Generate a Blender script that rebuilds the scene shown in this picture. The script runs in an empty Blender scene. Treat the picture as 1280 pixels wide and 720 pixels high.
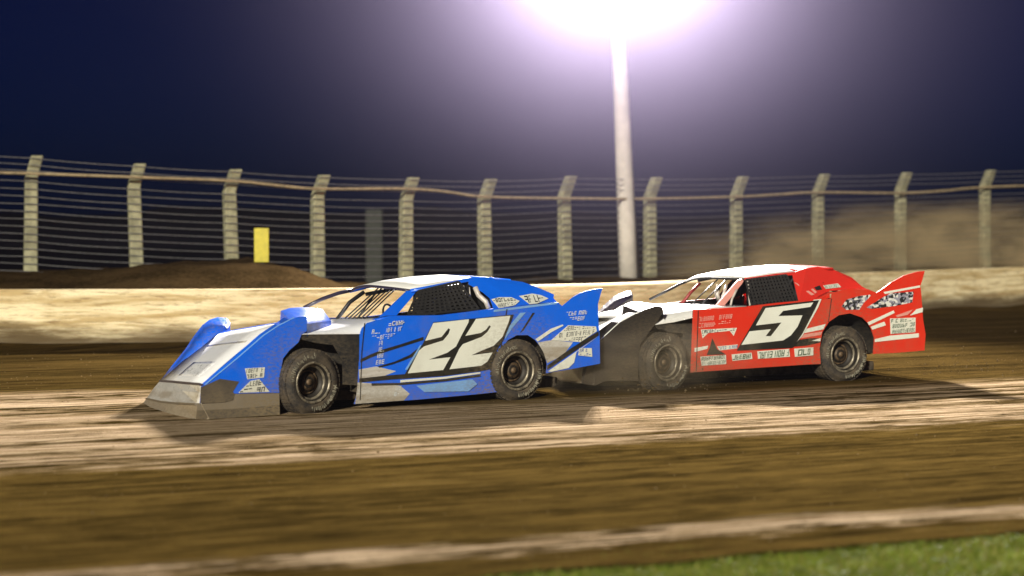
import bpy, bmesh, math, random
from mathutils import Vector, Matrix, noise as mn
R = math.radians
random.seed(7)
sc = bpy.context.scene
col = sc.collection

# ------------------------------------------------------------------ materials
def new_mat(name):
    m = bpy.data.materials.new(name); m.use_nodes = True
    nt = m.node_tree; nt.nodes.clear()
    out = nt.nodes.new('ShaderNodeOutputMaterial')
    b = nt.nodes.new('ShaderNodeBsdfPrincipled')
    nt.links.new(b.outputs[0], out.inputs[0])
    return m, nt, b, out
class G:
    """small node-graph helper"""
    def __init__(s, nt): s.nt = nt; s.L = nt.links.new
    def n(s, t, **k):
        x = s.nt.nodes.new(t)
        for a, v in k.items(): setattr(x, a, v)
        return x
    def put(s, sock, v):
        if hasattr(v, 'is_linked') or hasattr(v, 'links'): s.L(v, sock)
        else:
            if isinstance(v, tuple) and len(v) == 3 and sock.type == 'RGBA': v = (*v, 1)
            sock.default_value = v
    def coord(s, kind='Object'): return s.n('ShaderNodeTexCoord').outputs[kind]
    def map(s, v, loc=(0,0,0), rot=(0,0,0), scale=(1,1,1)):
        m = s.n('ShaderNodeMapping'); s.L(v, m.inputs[0])
        m.inputs[1].default_value = loc; m.inputs[2].default_value = rot; m.inputs[3].default_value = scale
        return m.outputs[0]
    def noise(s, v, scale=5, detail=4, rough=.55, dist=0):
        x = s.n('ShaderNodeTexNoise'); s.L(v, x.inputs['Vector'])
        x.inputs['Scale'].default_value = scale; x.inputs['Detail'].default_value = detail
        x.inputs['Roughness'].default_value = rough; x.inputs['Distortion'].default_value = dist
        return x.outputs['Fac']
    def ramp(s, f, a, b):
        x = s.n('ShaderNodeMapRange'); s.put(x.inputs[0], f); x.interpolation_type = 'SMOOTHSTEP'
        x.inputs[1].default_value = a; x.inputs[2].default_value = b
        return x.outputs[0]
    def math(s, op, a, b=0.0, c=None, clamp=False):
        x = s.n('ShaderNodeMath', operation=op, use_clamp=clamp); s.put(x.inputs[0], a); s.put(x.inputs[1], b)
        if c is not None: s.put(x.inputs[2], c)
        return x.outputs[0]
    def mix(s, f, a, b):
        x = s.n('ShaderNodeMix', data_type='RGBA'); s.put(x.inputs[0], f); s.put(x.inputs[6], a); s.put(x.inputs[7], b)
        return x.outputs[2]
    def sep(s, v):
        x = s.n('ShaderNodeSeparateXYZ'); s.L(v, x.inputs[0]); return x.outputs
    def bump(s, h, strength=.3, dist=.01):
        x = s.n('ShaderNodeBump'); x.inputs['Strength'].default_value = strength; x.inputs['Distance'].default_value = dist
        s.put(x.inputs['Height'], h); return x.outputs[0]

DUST = (.20, .15, .085)
def paint(name, color, rough=.34, coat=.12, dust=.5, metal=0.0, low=.5, pattern=None):
    """panel paint with dust thrown up on its lower part and mud specks"""
    m, nt, b, _ = new_mat(name); g = G(nt); P = g.coord()
    n1 = g.noise(P, 3.2, 6, .62); n2 = g.noise(g.map(P, scale=(1, 1, 2.2)), 22, 4, .7); n3 = g.noise(P, 120, 2, .6)
    z = g.sep(P)[2]
    lowm = g.math('MULTIPLY', g.ramp(z, low, .06), .85)
    f = g.math('ADD', g.math('MULTIPLY', lowm, g.ramp(n2, .25, .62)), g.math('MULTIPLY', g.ramp(n1, .46, .76), .45))
    f = g.math('ADD', f, g.math('MULTIPLY', g.ramp(n3, .66, .74), .5))
    S = g.sep(P)
    for wx in (-1.32, 1.29):
        dd = g.math('SQRT', g.math('ADD', g.math('POWER', g.math('ADD', S[0], -wx), 2.0), g.math('POWER', g.math('ADD', S[2], -.36), 2.0)))
        f = g.math('ADD', f, g.math('MULTIPLY', g.ramp(dd, .85, .42), g.ramp(n2, .36, .66)))
    f = g.math('MULTIPLY', f, dust, clamp=True)
    c = color
    if pattern: c = pattern(g, P, color)
    g.put(b.inputs['Base Color'], g.mix(f, c, DUST))
    g.put(b.inputs['Roughness'], g.math('ADD', g.math('MULTIPLY', f, .5), rough))
    b.inputs['Metallic'].default_value = metal
    b.inputs['Coat Weight'].default_value = coat; b.inputs['Coat Roughness'].default_value = .07
    g.put(b.inputs['Normal'], g.bump(g.noise(P, 4.5, 2), .35, .025))
    return m
def scribble(c2, scale=(55, 55, 75), lo=.5, hi=.56):
    def f(g, P, c):
        n = g.noise(g.map(P, scale=scale), 1, 1.5, .5, .6)
        row = g.math('ABSOLUTE', g.math('SUBTRACT', g.math('FRACT', g.math('ADD', g.math('MULTIPLY', g.sep(P)[2], 15.0), g.math('MULTIPLY', g.sep(P)[0], .9))), .5))
        return g.mix(g.math('MULTIPLY', g.ramp(n, lo, hi), g.ramp(row, .42, .34)), c, c2)
    return f
def checks(g, P, c):
    n = g.n('ShaderNodeTexVoronoi'); g.L(g.map(P, rot=(0, .5, 0), scale=(26, 1, 34)), n.inputs[0]); n.inputs['Scale'].default_value = 1
    s = g.sep(n.outputs['Color'])
    return g.mix(g.ramp(s[0], .35, .42), (.02, .025, .03), g.mix(g.ramp(s[1], .4, .5), c, (.3, .3, .38)))

M = {}
M['blue'] = paint('blue_paint', (.002, .135, .86), dust=.52, low=.46)
M['blue_roof'] = paint('blue_roof_paint', (.002, .135, .86), dust=.15, low=.1)
M['white_b'] = paint('white_panel', (.86, .87, .9), dust=.3, low=.6)
M['white'] = paint('white_paint', (.82, .82, .8), dust=.2, low=.3)
M['number'] = paint('number_white', (.78, .8, .72), rough=.5, coat=.1, dust=.25)
M['black'] = paint('black_panel', (.012, .012, .013), rough=.6, coat=0, dust=.25)
M['black_stripe'] = paint('black_stripe', (.012, .014, .014), dust=.45)
M['lightblue'] = paint('pale_blue_stripe', (.2, .42, .8), dust=.4)
def smear(g, P, c):
    n = g.noise(g.map(P, rot=(0, .4, .3), scale=(.8, 1.5, 9)), 1, 4, .55, .2); n2 = g.noise(P, 9, 4, .6)
    c1 = g.mix(g.math('MULTIPLY', g.ramp(n, .42, .66), .7), c, (.30, .25, .18)); return g.mix(g.math('MULTIPLY', g.ramp(n2, .60, .74), .45), c1, (.10, .075, .045))
M['nose'] = paint('nose_plastic', (.62, .61, .58), rough=.22, coat=.5, dust=.45, low=.5, pattern=smear)
M['nose_lip'] = paint('nose_lip_ground_reflect', (.34, .28, .20), rough=.25, coat=.5, dust=.5, low=.4, pattern=smear)  # brown base paints the ground's reflection on the lower nose, dirt on top
M['valance'] = paint('valance_plastic', (.20, .17, .13), rough=.4, coat=.2, dust=.6, low=.35)
M['nose_dark'] = paint('nose_dark_plastic', (.07, .06, .05), rough=.4, coat=.2, dust=.7, low=.5)
M['decal'] = paint('decal_pale', (.75, .76, .66), dust=.3, pattern=scribble((.03, .05, .07)))
M['decal_fine'] = paint('decal_fine', (.72, .74, .66), dust=.3, pattern=scribble((.03, .12, .35), (70, 70, 110), .46, .52))
M['decal_blue'] = paint('decal_on_blue', (.01, .09, .6), dust=.4, pattern=scribble((.75, .78, .8), (80, 80, 90), .5, .54))
M['decal_hood'] = paint('decal_hood', (.86, .87, .9), dust=.3, low=.6, pattern=scribble((.1, .12, .14), (30, 30, 60), .6, .64))
M['decal_green'] = paint('decal_green', (.7, .75, .62), dust=.3, pattern=scribble((.05, .12, .08), (90, 90, 110), .46, .5))
M['decal_red'] = paint('decal_on_red', (.62, .04, .02), dust=.4, pattern=scribble((.75, .4, .36), (30, 30, 120), .5, .55))
M['decal_plain'] = paint('decal_plain', (.74, .75, .66), dust=.3)
for nm, cc in (('ink_dark', (.02, .03, .05)), ('ink_blue', (.02, .09, .35)), ('ink_green', (.03, .09, .05)), ('ink_pale', (.72, .76, .78)), ('ink_pink', (.75, .42, .36))):
    M[nm] = paint(nm, cc, dust=.3)
M['checks'] = paint('checker_graphic', (.75, .75, .72), dust=.3, pattern=checks)
M['red'] = paint('red_paint', (.70, .030, .012), dust=.5)
M['red_roof'] = paint('red_roof_paint', (.66, .03, .02), dust=.2, low=.1)
M['pink'] = paint('pale_red_stripe', (.75, .32, .27), dust=.3)
M['dark_paint'] = paint('charcoal_paint', (.022, .02, .021), rough=.3, coat=.5, dust=.25, low=.6)
M['purple_dark'] = paint('dark_violet_paint', (.03, .025, .05), rough=.35, coat=.3, dust=.3)

def simple(name, c, rough=.6, metal=0, var=.25, scale=12, bump=.2, spec=.5):
    m, nt, b, _ = new_mat(name); g = G(nt); P = g.coord()
    n = g.noise(P, scale, 5, .6)
    d = tuple(x*(1-var) for x in c); l = tuple(min(1, x*(1+var)) for x in c)
    g.put(b.inputs['Base Color'], g.mix(g.ramp(n, .3, .7), d, l))
    b.inputs['Roughness'].default_value = rough; b.inputs['Metallic'].default_value = metal
    b.inputs['Specular IOR Level'].default_value = spec
    g.put(b.inputs['Normal'], g.bump(g.noise(P, scale*4, 4, .6), bump, .01))
    return m
def tyre_mat():
    m, nt, b, _ = new_mat('muddy_rubber'); g = G(nt); P = g.coord()
    n = g.noise(P, 6, 6, .65); n2 = g.noise(P, 40, 4, .7)
    f = g.math('MULTIPLY', g.ramp(g.math('ADD', g.math('MULTIPLY', n, .7), g.math('MULTIPLY', n2, .3)), .36, .62), .75)
    g.put(b.inputs['Base Color'], g.mix(f, (.022, .02, .019), (.13, .098, .062)))
    b.inputs['Roughness'].default_value = .8
    g.put(b.inputs['Normal'], g.bump(n2, .6, .01))
    return m
M['tyre'] = tyre_mat()
M['matte_black'] = simple('matte_black', (.014, .013, .013), 1.0, spec=0)
M['letter'] = simple('tyre_lettering', (.27, .25, .19), .7, var=.5, scale=30)
M['rim'] = simple('rim_dark', (.022, .018, .014), .6, .3, var=.7, scale=9)
M['rim_edge'] = simple('rim_edge', (.22, .19, .14), .4, .4, var=.6, scale=14)
M['hub'] = simple('hub_dirty', (.10, .065, .035), .6, .2, var=.6, scale=16)
M['tube'] = simple('cage_tube', (.02, .02, .025), .4, .2)
M['tube_red'] = simple('cage_tube_red', (.25, .03, .03), .4, .1)
M['tube_pale'] = simple('cage_tube_pale', (.6, .55, .5), .4, .1)
M['net'] = simple('net_webbing', (.014, .013, .013), .9)
M['seat'] = simple('seat_shell', (.03, .03, .032), .6)
M['under'] = simple('underbody_mud', (.05, .038, .025), .9, var=.5)
M['concrete_post'] = simple('concrete_post', (.29, .275, .17), .85, var=.3, scale=5, bump=.4)
M['mast'] = simple('mast_concrete', (.5, .46, .40), .8, var=.15, scale=3)
M['wire'] = simple('galvanised_wire', (.15, .145, .15), .7, .2, var=.2)
M['cable'] = simple('old_cable', (.30, .23, .13), .7, var=.3)
M['yellow'] = simple('yellow_marker', (.50, .43, .02), .5, var=.12)
M['lamp_body'] = simple('lamp_housing', (.12, .12, .13), .5, .5)
M['dpost'] = simple('weathered_post', (.03, .032, .026), .9)
def emis():
    m, nt, b, out = new_mat('lamp_glass'); e = nt.nodes.new('ShaderNodeEmission')
    e.inputs[0].default_value = (.95, .93, 1, 1); e.inputs[1].default_value = 60
    nt.links.new(e.outputs[0], out.inputs[0]); return m
M['lamp'] = emis()

# track-aligned coordinates: t runs along the track, v across it
TA = R(23)
def tv(X, Y): return X*math.cos(TA)+Y*math.sin(TA), -X*math.sin(TA)+Y*math.cos(TA)
def track_mat():
    m, nt, b, _ = new_mat('track_clay'); g = G(nt); P = g.coord()
    Q = g.map(P, rot=(0, 0, -TA))              # x -> t, y -> v
    s = g.sep(Q); v = s[1]; t = s[0]
    broad = g.noise(g.map(Q, scale=(.05, .55, 1)), 1, 5, .6)
    mid = g.noise(g.map(Q, scale=(.10, 2.6, 1)), 1, 6, .66)
    fine = g.noise(g.map(Q, scale=(.5, 13, 1)), 1, 6, .7)
    grit = g.noise(Q, 26, 5, .72)
    mott = g.noise(g.map(Q, scale=(1.6, 7, 1)), 1, 6, .72, .6)
    blot = g.noise(g.map(Q, scale=(.5, 1.2, 1)), 1, 4, .6)
    # waviness of the band edges
    vw = g.math('ADD', v, g.math('MULTIPLY', g.math('SUBTRACT', broad, .5), 1.6))
    vw = g.math('ADD', vw, g.math('MULTIPLY', g.math('SUBTRACT', mid, .5), 1.2))
    vw = g.math('ADD', vw, g.math('MULTIPLY', g.math('SUBTRACT', mott, .5), .9))
    vc = g.math('ADD', vw, g.math('MULTIPLY', t, -.0))
    # pale swept strip, wider towards the left (low t)
    top = g.math('ADD', 18.6, g.math('MULTIPLY', g.ramp(t, 7.5, 3.4), 3.2))
    pale = g.math('MULTIPLY', g.ramp(vc, 14.75, 15.15), g.math('SUBTRACT', 1.0, g.ramp(g.math('SUBTRACT', vc, top), -.6, .3)))
    pale = g.math('MULTIPLY', pale, g.ramp(g.math('ADD', g.math('MULTIPLY', mid, .6), g.math('MULTIPLY', mott, .4)), .41, .55))
    edge = g.math('MULTIPLY', g.ramp(vc, 9.95, 10.1), g.math('SUBTRACT', 1.0, g.ramp(vc, 10.5, 10.8)))
    edge = g.math('MULTIPLY', edge, g.ramp(g.math('ADD', g.math('MULTIPLY', mott, .5), g.math('MULTIPLY', blot, .5)), .42, .54))
    dark = g.mix(g.ramp(g.math('ADD', g.math('MULTIPLY', g.math('ADD', mid, fine), .3), g.math('MULTIPLY', mott, .4)), .38, .62), (.024, .0155, .004), (.185, .118, .030))
    dark = g.mix(g.math('MULTIPLY', g.ramp(fine, .58, .72), .5), dark, (.26, .18, .06))
    palec = g.mix(g.ramp(fine, .35, .7), (.20, .13, .055), (.86, .66, .45))
    dark = g.mix(g.math('MULTIPLY', g.ramp(g.math('SUBTRACT', vc, top), -.3, .9), .62), dark, g.mix(g.ramp(mid, .4, .6), (.012, .0075, .002), (.05, .03, .009)))
    c = g.mix(g.math('MAXIMUM', pale, edge), dark, palec)
    c = g.mix(g.math('MULTIPLY', g.ramp(grit, .35, .75), .45), c, g.mix(.5, c, (.03, .02, .01)))
    g.put(b.inputs['Base Color'], c)
    b.inputs['Roughness'].default_value = 1.0; b.inputs['Specular IOR Level'].default_value = 0
    h = g.math('ADD', g.math('MULTIPLY', fine, .8), g.math('MULTIPLY', grit, .6))
    h = g.math('ADD', h, g.math('MULTIPLY', mid, 1.2))
    g.put(b.inputs['Normal'], g.bump(h, 1.0, .06))
    return m
M['track'] = track_mat()
def soil_mat(name, a, bb, sc_=1.0):
    m, nt, b, _ = new_mat(name); g = G(nt); P = g.coord()
    n = g.noise(g.map(P, scale=(.6, 1, 1)), 1.6*sc_, 6, .65); n2 = g.noise(P, 14*sc_, 5, .7)
    g.put(b.inputs['Base Color'], g.mix(g.ramp(g.math('ADD', g.math('MULTIPLY', n, .6), g.math('MULTIPLY', n2, .4)), .35, .65), a, bb))
    b.inputs['Roughness'].default_value = 1.0; b.inputs['Specular IOR Level'].default_value = 0
    g.put(b.inputs['Normal'], g.bump(g.math('ADD', n, n2), .8, .06))
    return m
M['soil'] = soil_mat('night_dark_soil', (.0035, .0035, .007), (.008, .0075, .012), .3)  # night darkness of the far ground is put into this bluish near-black colour
M['bank'] = soil_mat('bank_soil', (.022, .014, .005), (.070, .044, .018))
M['infield'] = soil_mat('infield_turf', (.06, .085, .010), (.14, .16, .025), 2)
def wall_mat():
    m, nt, b, _ = new_mat('dirty_concrete'); g = G(nt)
    uv = g.coord('UV')                           # u = metres along the wall, v = height
    s = g.sep(uv)
    a = g.noise(g.map(uv, scale=(.7, 7, 1)), 1, 6, .68, .4)
    bn = g.noise(g.map(uv, scale=(2.6, 22, 1)), 1, 5, .7)
    big = g.noise(g.map(uv, scale=(.35, 2.2, 1)), 1, 4, .6)
    fine = g.noise(g.map(uv, scale=(30, 40, 1)), 1, 4, .7)
    c = g.mix(g.ramp(a, .38, .62), (.56, .41, .19), (.92, .79, .50))
    c = g.mix(g.math('MULTIPLY', g.ramp(bn, .52, .66), .8), c, (.30, .20, .09))
    c = g.mix(g.math('MULTIPLY', g.ramp(fine, .5, .8), .35), c, (.28, .2, .11))
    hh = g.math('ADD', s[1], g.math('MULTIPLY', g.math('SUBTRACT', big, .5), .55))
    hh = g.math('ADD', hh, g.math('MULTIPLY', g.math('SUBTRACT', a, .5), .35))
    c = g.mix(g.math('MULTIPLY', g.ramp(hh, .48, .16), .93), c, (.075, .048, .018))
    j = g.math('FRACT', g.math('DIVIDE', s[0], 3.05))
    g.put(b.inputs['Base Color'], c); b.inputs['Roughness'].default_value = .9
    g.put(b.inputs['Normal'], g.bump(g.math('ADD', a, bn), .5, .03))
    return m
M['wall'] = wall_mat()

# ------------------------------------------------------------------ mesh helper
class MB:
    def __init__(s): s.v = []; s.f = []; s.m = []; s.mats = []; s.smooth = []
    def mi(s, mat):
        if mat not in s.mats: s.mats.append(mat)
        return s.mats.index(mat)
    def add(s, vs, fs, mat, smooth=False):
        o = len(s.v); s.v += [tuple(x) for x in vs]; k = s.mi(mat)
        for f in fs: s.f.append([i+o for i in f]); s.m.append(k); s.smooth.append(smooth)
        return s
    def box(s, lo, hi, mat):
        x0, y0, z0 = lo; x1, y1, z1 = hi
        return s.add([(x0,y0,z0),(x1,y0,z0),(x1,y1,z0),(x0,y1,z0),(x0,y0,z1),(x1,y0,z1),(x1,y1,z1),(x0,y1,z1)],
              [(0,3,2,1),(4,5,6,7),(0,1,5,4),(1,2,6,5),(2,3,7,6),(3,0,4,7)], mat)
    def plate(s, pts, yf, th, mat):
        """polygon in (x,z) on the surface y=yf(x,z) with thickness th towards -y (or +y if th<0)"""
        n = len(pts); f = yf if callable(yf) else (lambda x, z: yf)
        a = [(x, f(x, z), z) for x, z in pts]; b = [(x, f(x, z)-th, z) for x, z in pts]
        s.add(a+b, [tuple(range(n)), tuple(range(2*n-1, n-1, -1))]+[(i, i+n, (i+1) % n+n, (i+1) % n) for i in range(n)], mat)
        return s
    def poly3(s, pts, mat): return s.add(pts, [tuple(range(len(pts)))], mat)
    def grid(s, rows, mat, smooth=True, th=0.0):
        n = len(rows[0]); vs = [p for r in rows for p in r]
        fs = [(i*n+j, i*n+j+1, (i+1)*n+j+1, (i+1)*n+j) for i in range(len(rows)-1) for j in range(n-1)]
        s.add(vs, fs, mat, smooth)
        return s
    def tube(s, pts, r, mat, n=8, closed=False):
        pts = [Vector(p) for p in pts]; N = len(pts); rings = []
        rr = r if isinstance(r, (list, tuple)) else [r]*N
        for i, p in enumerate(pts):
            a = pts[i-1] if (i > 0 or closed) else p; b = pts[(i+1) % N] if (i < N-1 or closed) else p
            d = (b-a).normalized(); u = d.cross(Vector((0, 0, 1)))
            if u.length < .05: u = d.cross(Vector((0, 1, 0)))
            u.normalize(); w = d.cross(u)
            rings.append([p+(u*math.cos(k*2*math.pi/n)+w*math.sin(k*2*math.pi/n))*rr[i] for k in range(n)])
        vs = [q for R_ in rings for q in R_]; fs = []
        for i in range(N if closed else N-1):
            j = (i+1) % N
            for k in range(n): fs.append((i*n+k, i*n+(k+1) % n, j*n+(k+1) % n, j*n+k))
        if not closed: fs += [tuple(range(n-1, -1, -1)), tuple((N-1)*n+k for k in range(n))]
        return s.add(vs, fs, mat, True)
    def lathe_y(s, prof, mat, n=40, c=(0, 0, 0)):
        """profile of (radius, y) turned round the y axis"""
        vs = []; fs = []
        for k in range(n):
            a = 2*math.pi*k/n
            for r, y in prof: vs.append((c[0]+r*math.cos(a), c[1]+y, c[2]+r*math.sin(a)))
        m = len(prof)
        for k in range(n):
            for i in range(m-1):
                fs.append((k*m+i, k*m+i+1, ((k+1) % n)*m+i+1, ((k+1) % n)*m+i))
        return s.add(vs, fs, mat, True)
    def build(s, name, parent=None, solid=0, bevel=0, sub=0, autosmooth=True):
        me = bpy.data.meshes.new(name); me.from_pydata(s.v, [], s.f); me.update()
        for mt in s.mats: me.materials.append(M[mt])
        for p, k, sm in zip(me.polygons, s.m, s.smooth): p.material_index = k; p.use_smooth = sm
        o = bpy.data.objects.new(name, me); col.objects.link(o)
        if parent is not None: o.parent = parent
        if solid:
            q = o.modifiers.new('solid', 'SOLIDIFY'); q.thickness = solid; q.offset = 0
        if bevel:
            q = o.modifiers.new('bevel', 'BEVEL'); q.width = bevel; q.segments = 2; q.limit_method = 'ANGLE'
        return o
def tag(o, label=None, cat=None, group=None, kind=None):
    if label: o['label'] = label
    if cat: o['category'] = cat
    if group: o['group'] = group
    if kind: o['kind'] = kind
    return o
def empty(name, loc, rz=0):
    o = bpy.data.objects.new(name, None); col.objects.link(o)
    o.location = loc; o.rotation_euler = (0, 0, rz); o.empty_display_size = .3
    return o

# ------------------------------------------------------------------ wheels
def build_wheel(parent, x, ysgn, r, w, steer=0.0, zc=None, yo=1.08, lean=0.0, seed=0):
    """outer face at |y|=yo, centre height r"""
    rnd = random.Random(seed)
    wy = ysgn*(yo-w/2)
    tm = MB()
    R0 = r; ri = r*.625; h = w/2
    prof = [(ri, -h*.93), (ri+.02, -h), (ri+.08, -h*1.06), (R0-.045, -h*.98), (R0-.012, -h*.86), (R0, -h*.6), (R0+.004, 0), (R0, h*.6), (R0-.012, h*.86),
            (R0-.045, h*.98), (ri+.08, h*1.06), (ri+.02, h), (ri, h*.93)]
    tm.lathe_y(prof, 'tyre', 56)
    # tread blocks
    nb = 44
    for k in range(nb):
        a = 2*math.pi*(k+.5)/nb; da = math.pi/nb*.72
        for (y0, y1, sk) in ((-.84, -.5, .3), (-.44, -.04, 0), (.04, .44, .5), (.5, .84, .2)):
            a0 = a+sk*da; vs = []
            for rr in (R0-.01, R0+.011 if abs(y0+y1) < 1 else R0+.006):
                for yy, aa in ((y0*h, a0-da), (y1*h, a0-da), (y1*h, a0+da), (y0*h, a0+da)):
                    vs.append((rr*math.cos(aa), yy, rr*math.sin(aa)))
            tm.add(vs, [(4,5,6,7),(0,1,5,4),(1,2,6,5),(2,3,7,6),(3,0,4,7)], 'tyre')
    # raised worn lettering on the outer sidewall: two arcs of strokes
    yl = ysgn*(h*1.06+.003)
    for centre in (math.pi/2+.1, -math.pi/2+.15):
        a = centre-.78
        while a < centre+.78:
            wd = rnd.uniform(.04, .075)
            for q in range(rnd.choice((2, 3))):
                a0 = a+wd*rnd.uniform(0, .7); a1 = a0+rnd.uniform(.012, .045)
                r0 = ri+.035+rnd.uniform(0, .03); r1 = r0+rnd.uniform(.014, .042)
                vs = [(rr*math.cos(aa), yl-ysgn*.004*(abs(rr-(ri+.08))/.03), rr*math.sin(aa)) for rr, aa in ((r0, a0), (r0, a1), (r1, a1), (r1, a0))]
                tm.add(vs, [(0, 1, 2, 3) if ysgn < 0 else (3, 2, 1, 0)], 'letter')
            a += wd+.02
    w_e = bpy.data.objects.new('wheel', None)
    wheel = tm.build('wheel', parent)
    bpy.data.objects.remove(w_e)
    rm = MB(); s = ysgn
    rp = [(ri+.006, s*h*.95), (ri+.010, s*h*1.0), (ri-.012, s*h*1.02), (ri-.02, s*h*.9), (ri-.035, s*h*.55), (ri-.045, s*h*.25)]
    rm.lathe_y(rp[:4], 'rim_edge', 48)
    rm.lathe_y([rp[3], rp[4], rp[5], (.13, s*h*.02), (.10, s*h*.12), (.085, s*h*.3), (.05, s*h*.36), (0.001, s*h*.36)], 'rim', 48)
    rm.lathe_y([(ri-.03, s*h*.62), (ri-.05, s*h*.60), (ri-.052, s*h*.5)], 'rim_edge', 48)
    rm.lathe_y([(.128, s*h*.06), (.133, s*h*.14), (.118, s*h*.16), (.112, s*h*.1)], 'hub', 32)
    rm.lathe_y([(ri, -s*h*.9), (.05, -s*h*.8), (.001, -s*h*.8)], 'rim', 32)
    for k in range(16):
        a = 2*math.pi*k/16; rr = ri-.002
        rm.lathe_y([(.001, s*h*1.05), (.008, s*h*1.05), (.009, s*h*1.0)], 'rim_edge', 6, (rr*math.cos(a), 0, rr*math.sin(a)))
    rm.build('rim', wheel)
    hb = MB()
    for k in range(5):
        a = 2*math.pi*k/5+.4
        hb.lathe_y([(.001, s*h*.32), (.014, s*h*.32), (.015, s*h*.1)], 'hub', 6, (.065*math.cos(a), 0, .065*math.sin(a)))
    hb.lathe_y([(.001, s*h*.5), (.03, s*h*.5), (.034, s*h*.3)], 'hub', 16)
    hb.lathe_y([(.001, s*h*.34), (.088, s*h*.34), (.09, s*h*.2)], 'hub', 20)
    hb.build('hub', wheel)
    wheel.location = (x, wy, zc if zc else r)
    wheel.rotation_euler = (lean, rnd.uniform(0, 1), steer)
    wheel.rotation_mode = 'YXZ'
    return wheel

# ------------------------------------------------------------------ the two cars
def lerp(a, b, t): return a+(b-a)*t
BASE = {'decal': ('decal_plain', 'ink_dark'), 'decal_fine': ('decal_plain', 'ink_blue'), 'decal_green': ('decal_plain', 'ink_green'),
        'decal_blue': (None, 'ink_pale'), 'decal_red': (None, 'ink_pink')}
def inside(x, z, P):
    c = False; n = len(P)
    for i in range(n):
        (x0, z0), (x1, z1) = P[i], P[(i+1) % n]
        if (z0 > z) != (z1 > z) and x < (x1-x0)*(z-z0)/(z1-z0)+x0: c = not c
    return c
def mark(b, mat, pts, y, seed):
    """a painted patch; sponsor patches get rows of small worn strokes, too smudged to read"""
    f = y if callable(y) else (lambda x, z: y)
    if mat not in BASE: b.plate(pts, f, .002, mat); return
    base, ink = BASE[mat]
    if base: b.plate(pts, f, .002, base)
    rnd = random.Random(seed); sl = .055
    zz = [z+sl*x for x, z in pts]; xs = [x for x, z in pts]
    z0, z1, x0, x1 = min(zz), max(zz), min(xs), max(xs)
    rows = max(1, round((z1-z0)/.075)); rh = (z1-z0)/rows
    g = lambda x, z: (x, f(x, z-sl*x)+.0022, z-sl*x)
    for k in range(rows):
        za, zb = z1-rh*(k+.86), z1-rh*(k+.16); x = x1-.012; big = rnd.uniform(.55, .95)
        while x > x0+.02:
            w = (zb-za)*rnd.uniform(.5, .9)*big; t = min(.014, w*.28); sh = (zb-za)*.18
            if rnd.random() < .12: x -= w; continue
            segs = []
            if rnd.random() < .9: segs.append((x, za, x-t, zb))
            if rnd.random() < .7: segs.append((x-w+t, za, x-w, zb))
            for q in (0, .5, 1):
                if rnd.random() < .7:
                    zc = lerp(za, zb-t, q); segs.append((x, zc, x-w, zc+t))
            for (a0, c0, a1, c1) in segs:
                P = [(a0-sh*(c0-za)/(zb-za), c0), (a1-sh*(c0-za)/(zb-za), c0), (a1-sh*(c1-za)/(zb-za), c1), (a0-sh*(c1-za)/(zb-za), c1)]
                if all(inside(px, pz-sl*px, pts) for px, pz in P):
                    b.add([g(px, pz) for px, pz in P], [(0, 3, 2, 1)], ink)
            x -= w+.010
def lathe_strip(pts3, w, dirn): pass

def interp_rows(a, b, n):
    return [[tuple(lerp(p[k], q[k], i/n) for k in range(3)) for p, q in zip(a, b)] for i in range(n+1)]

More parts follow.
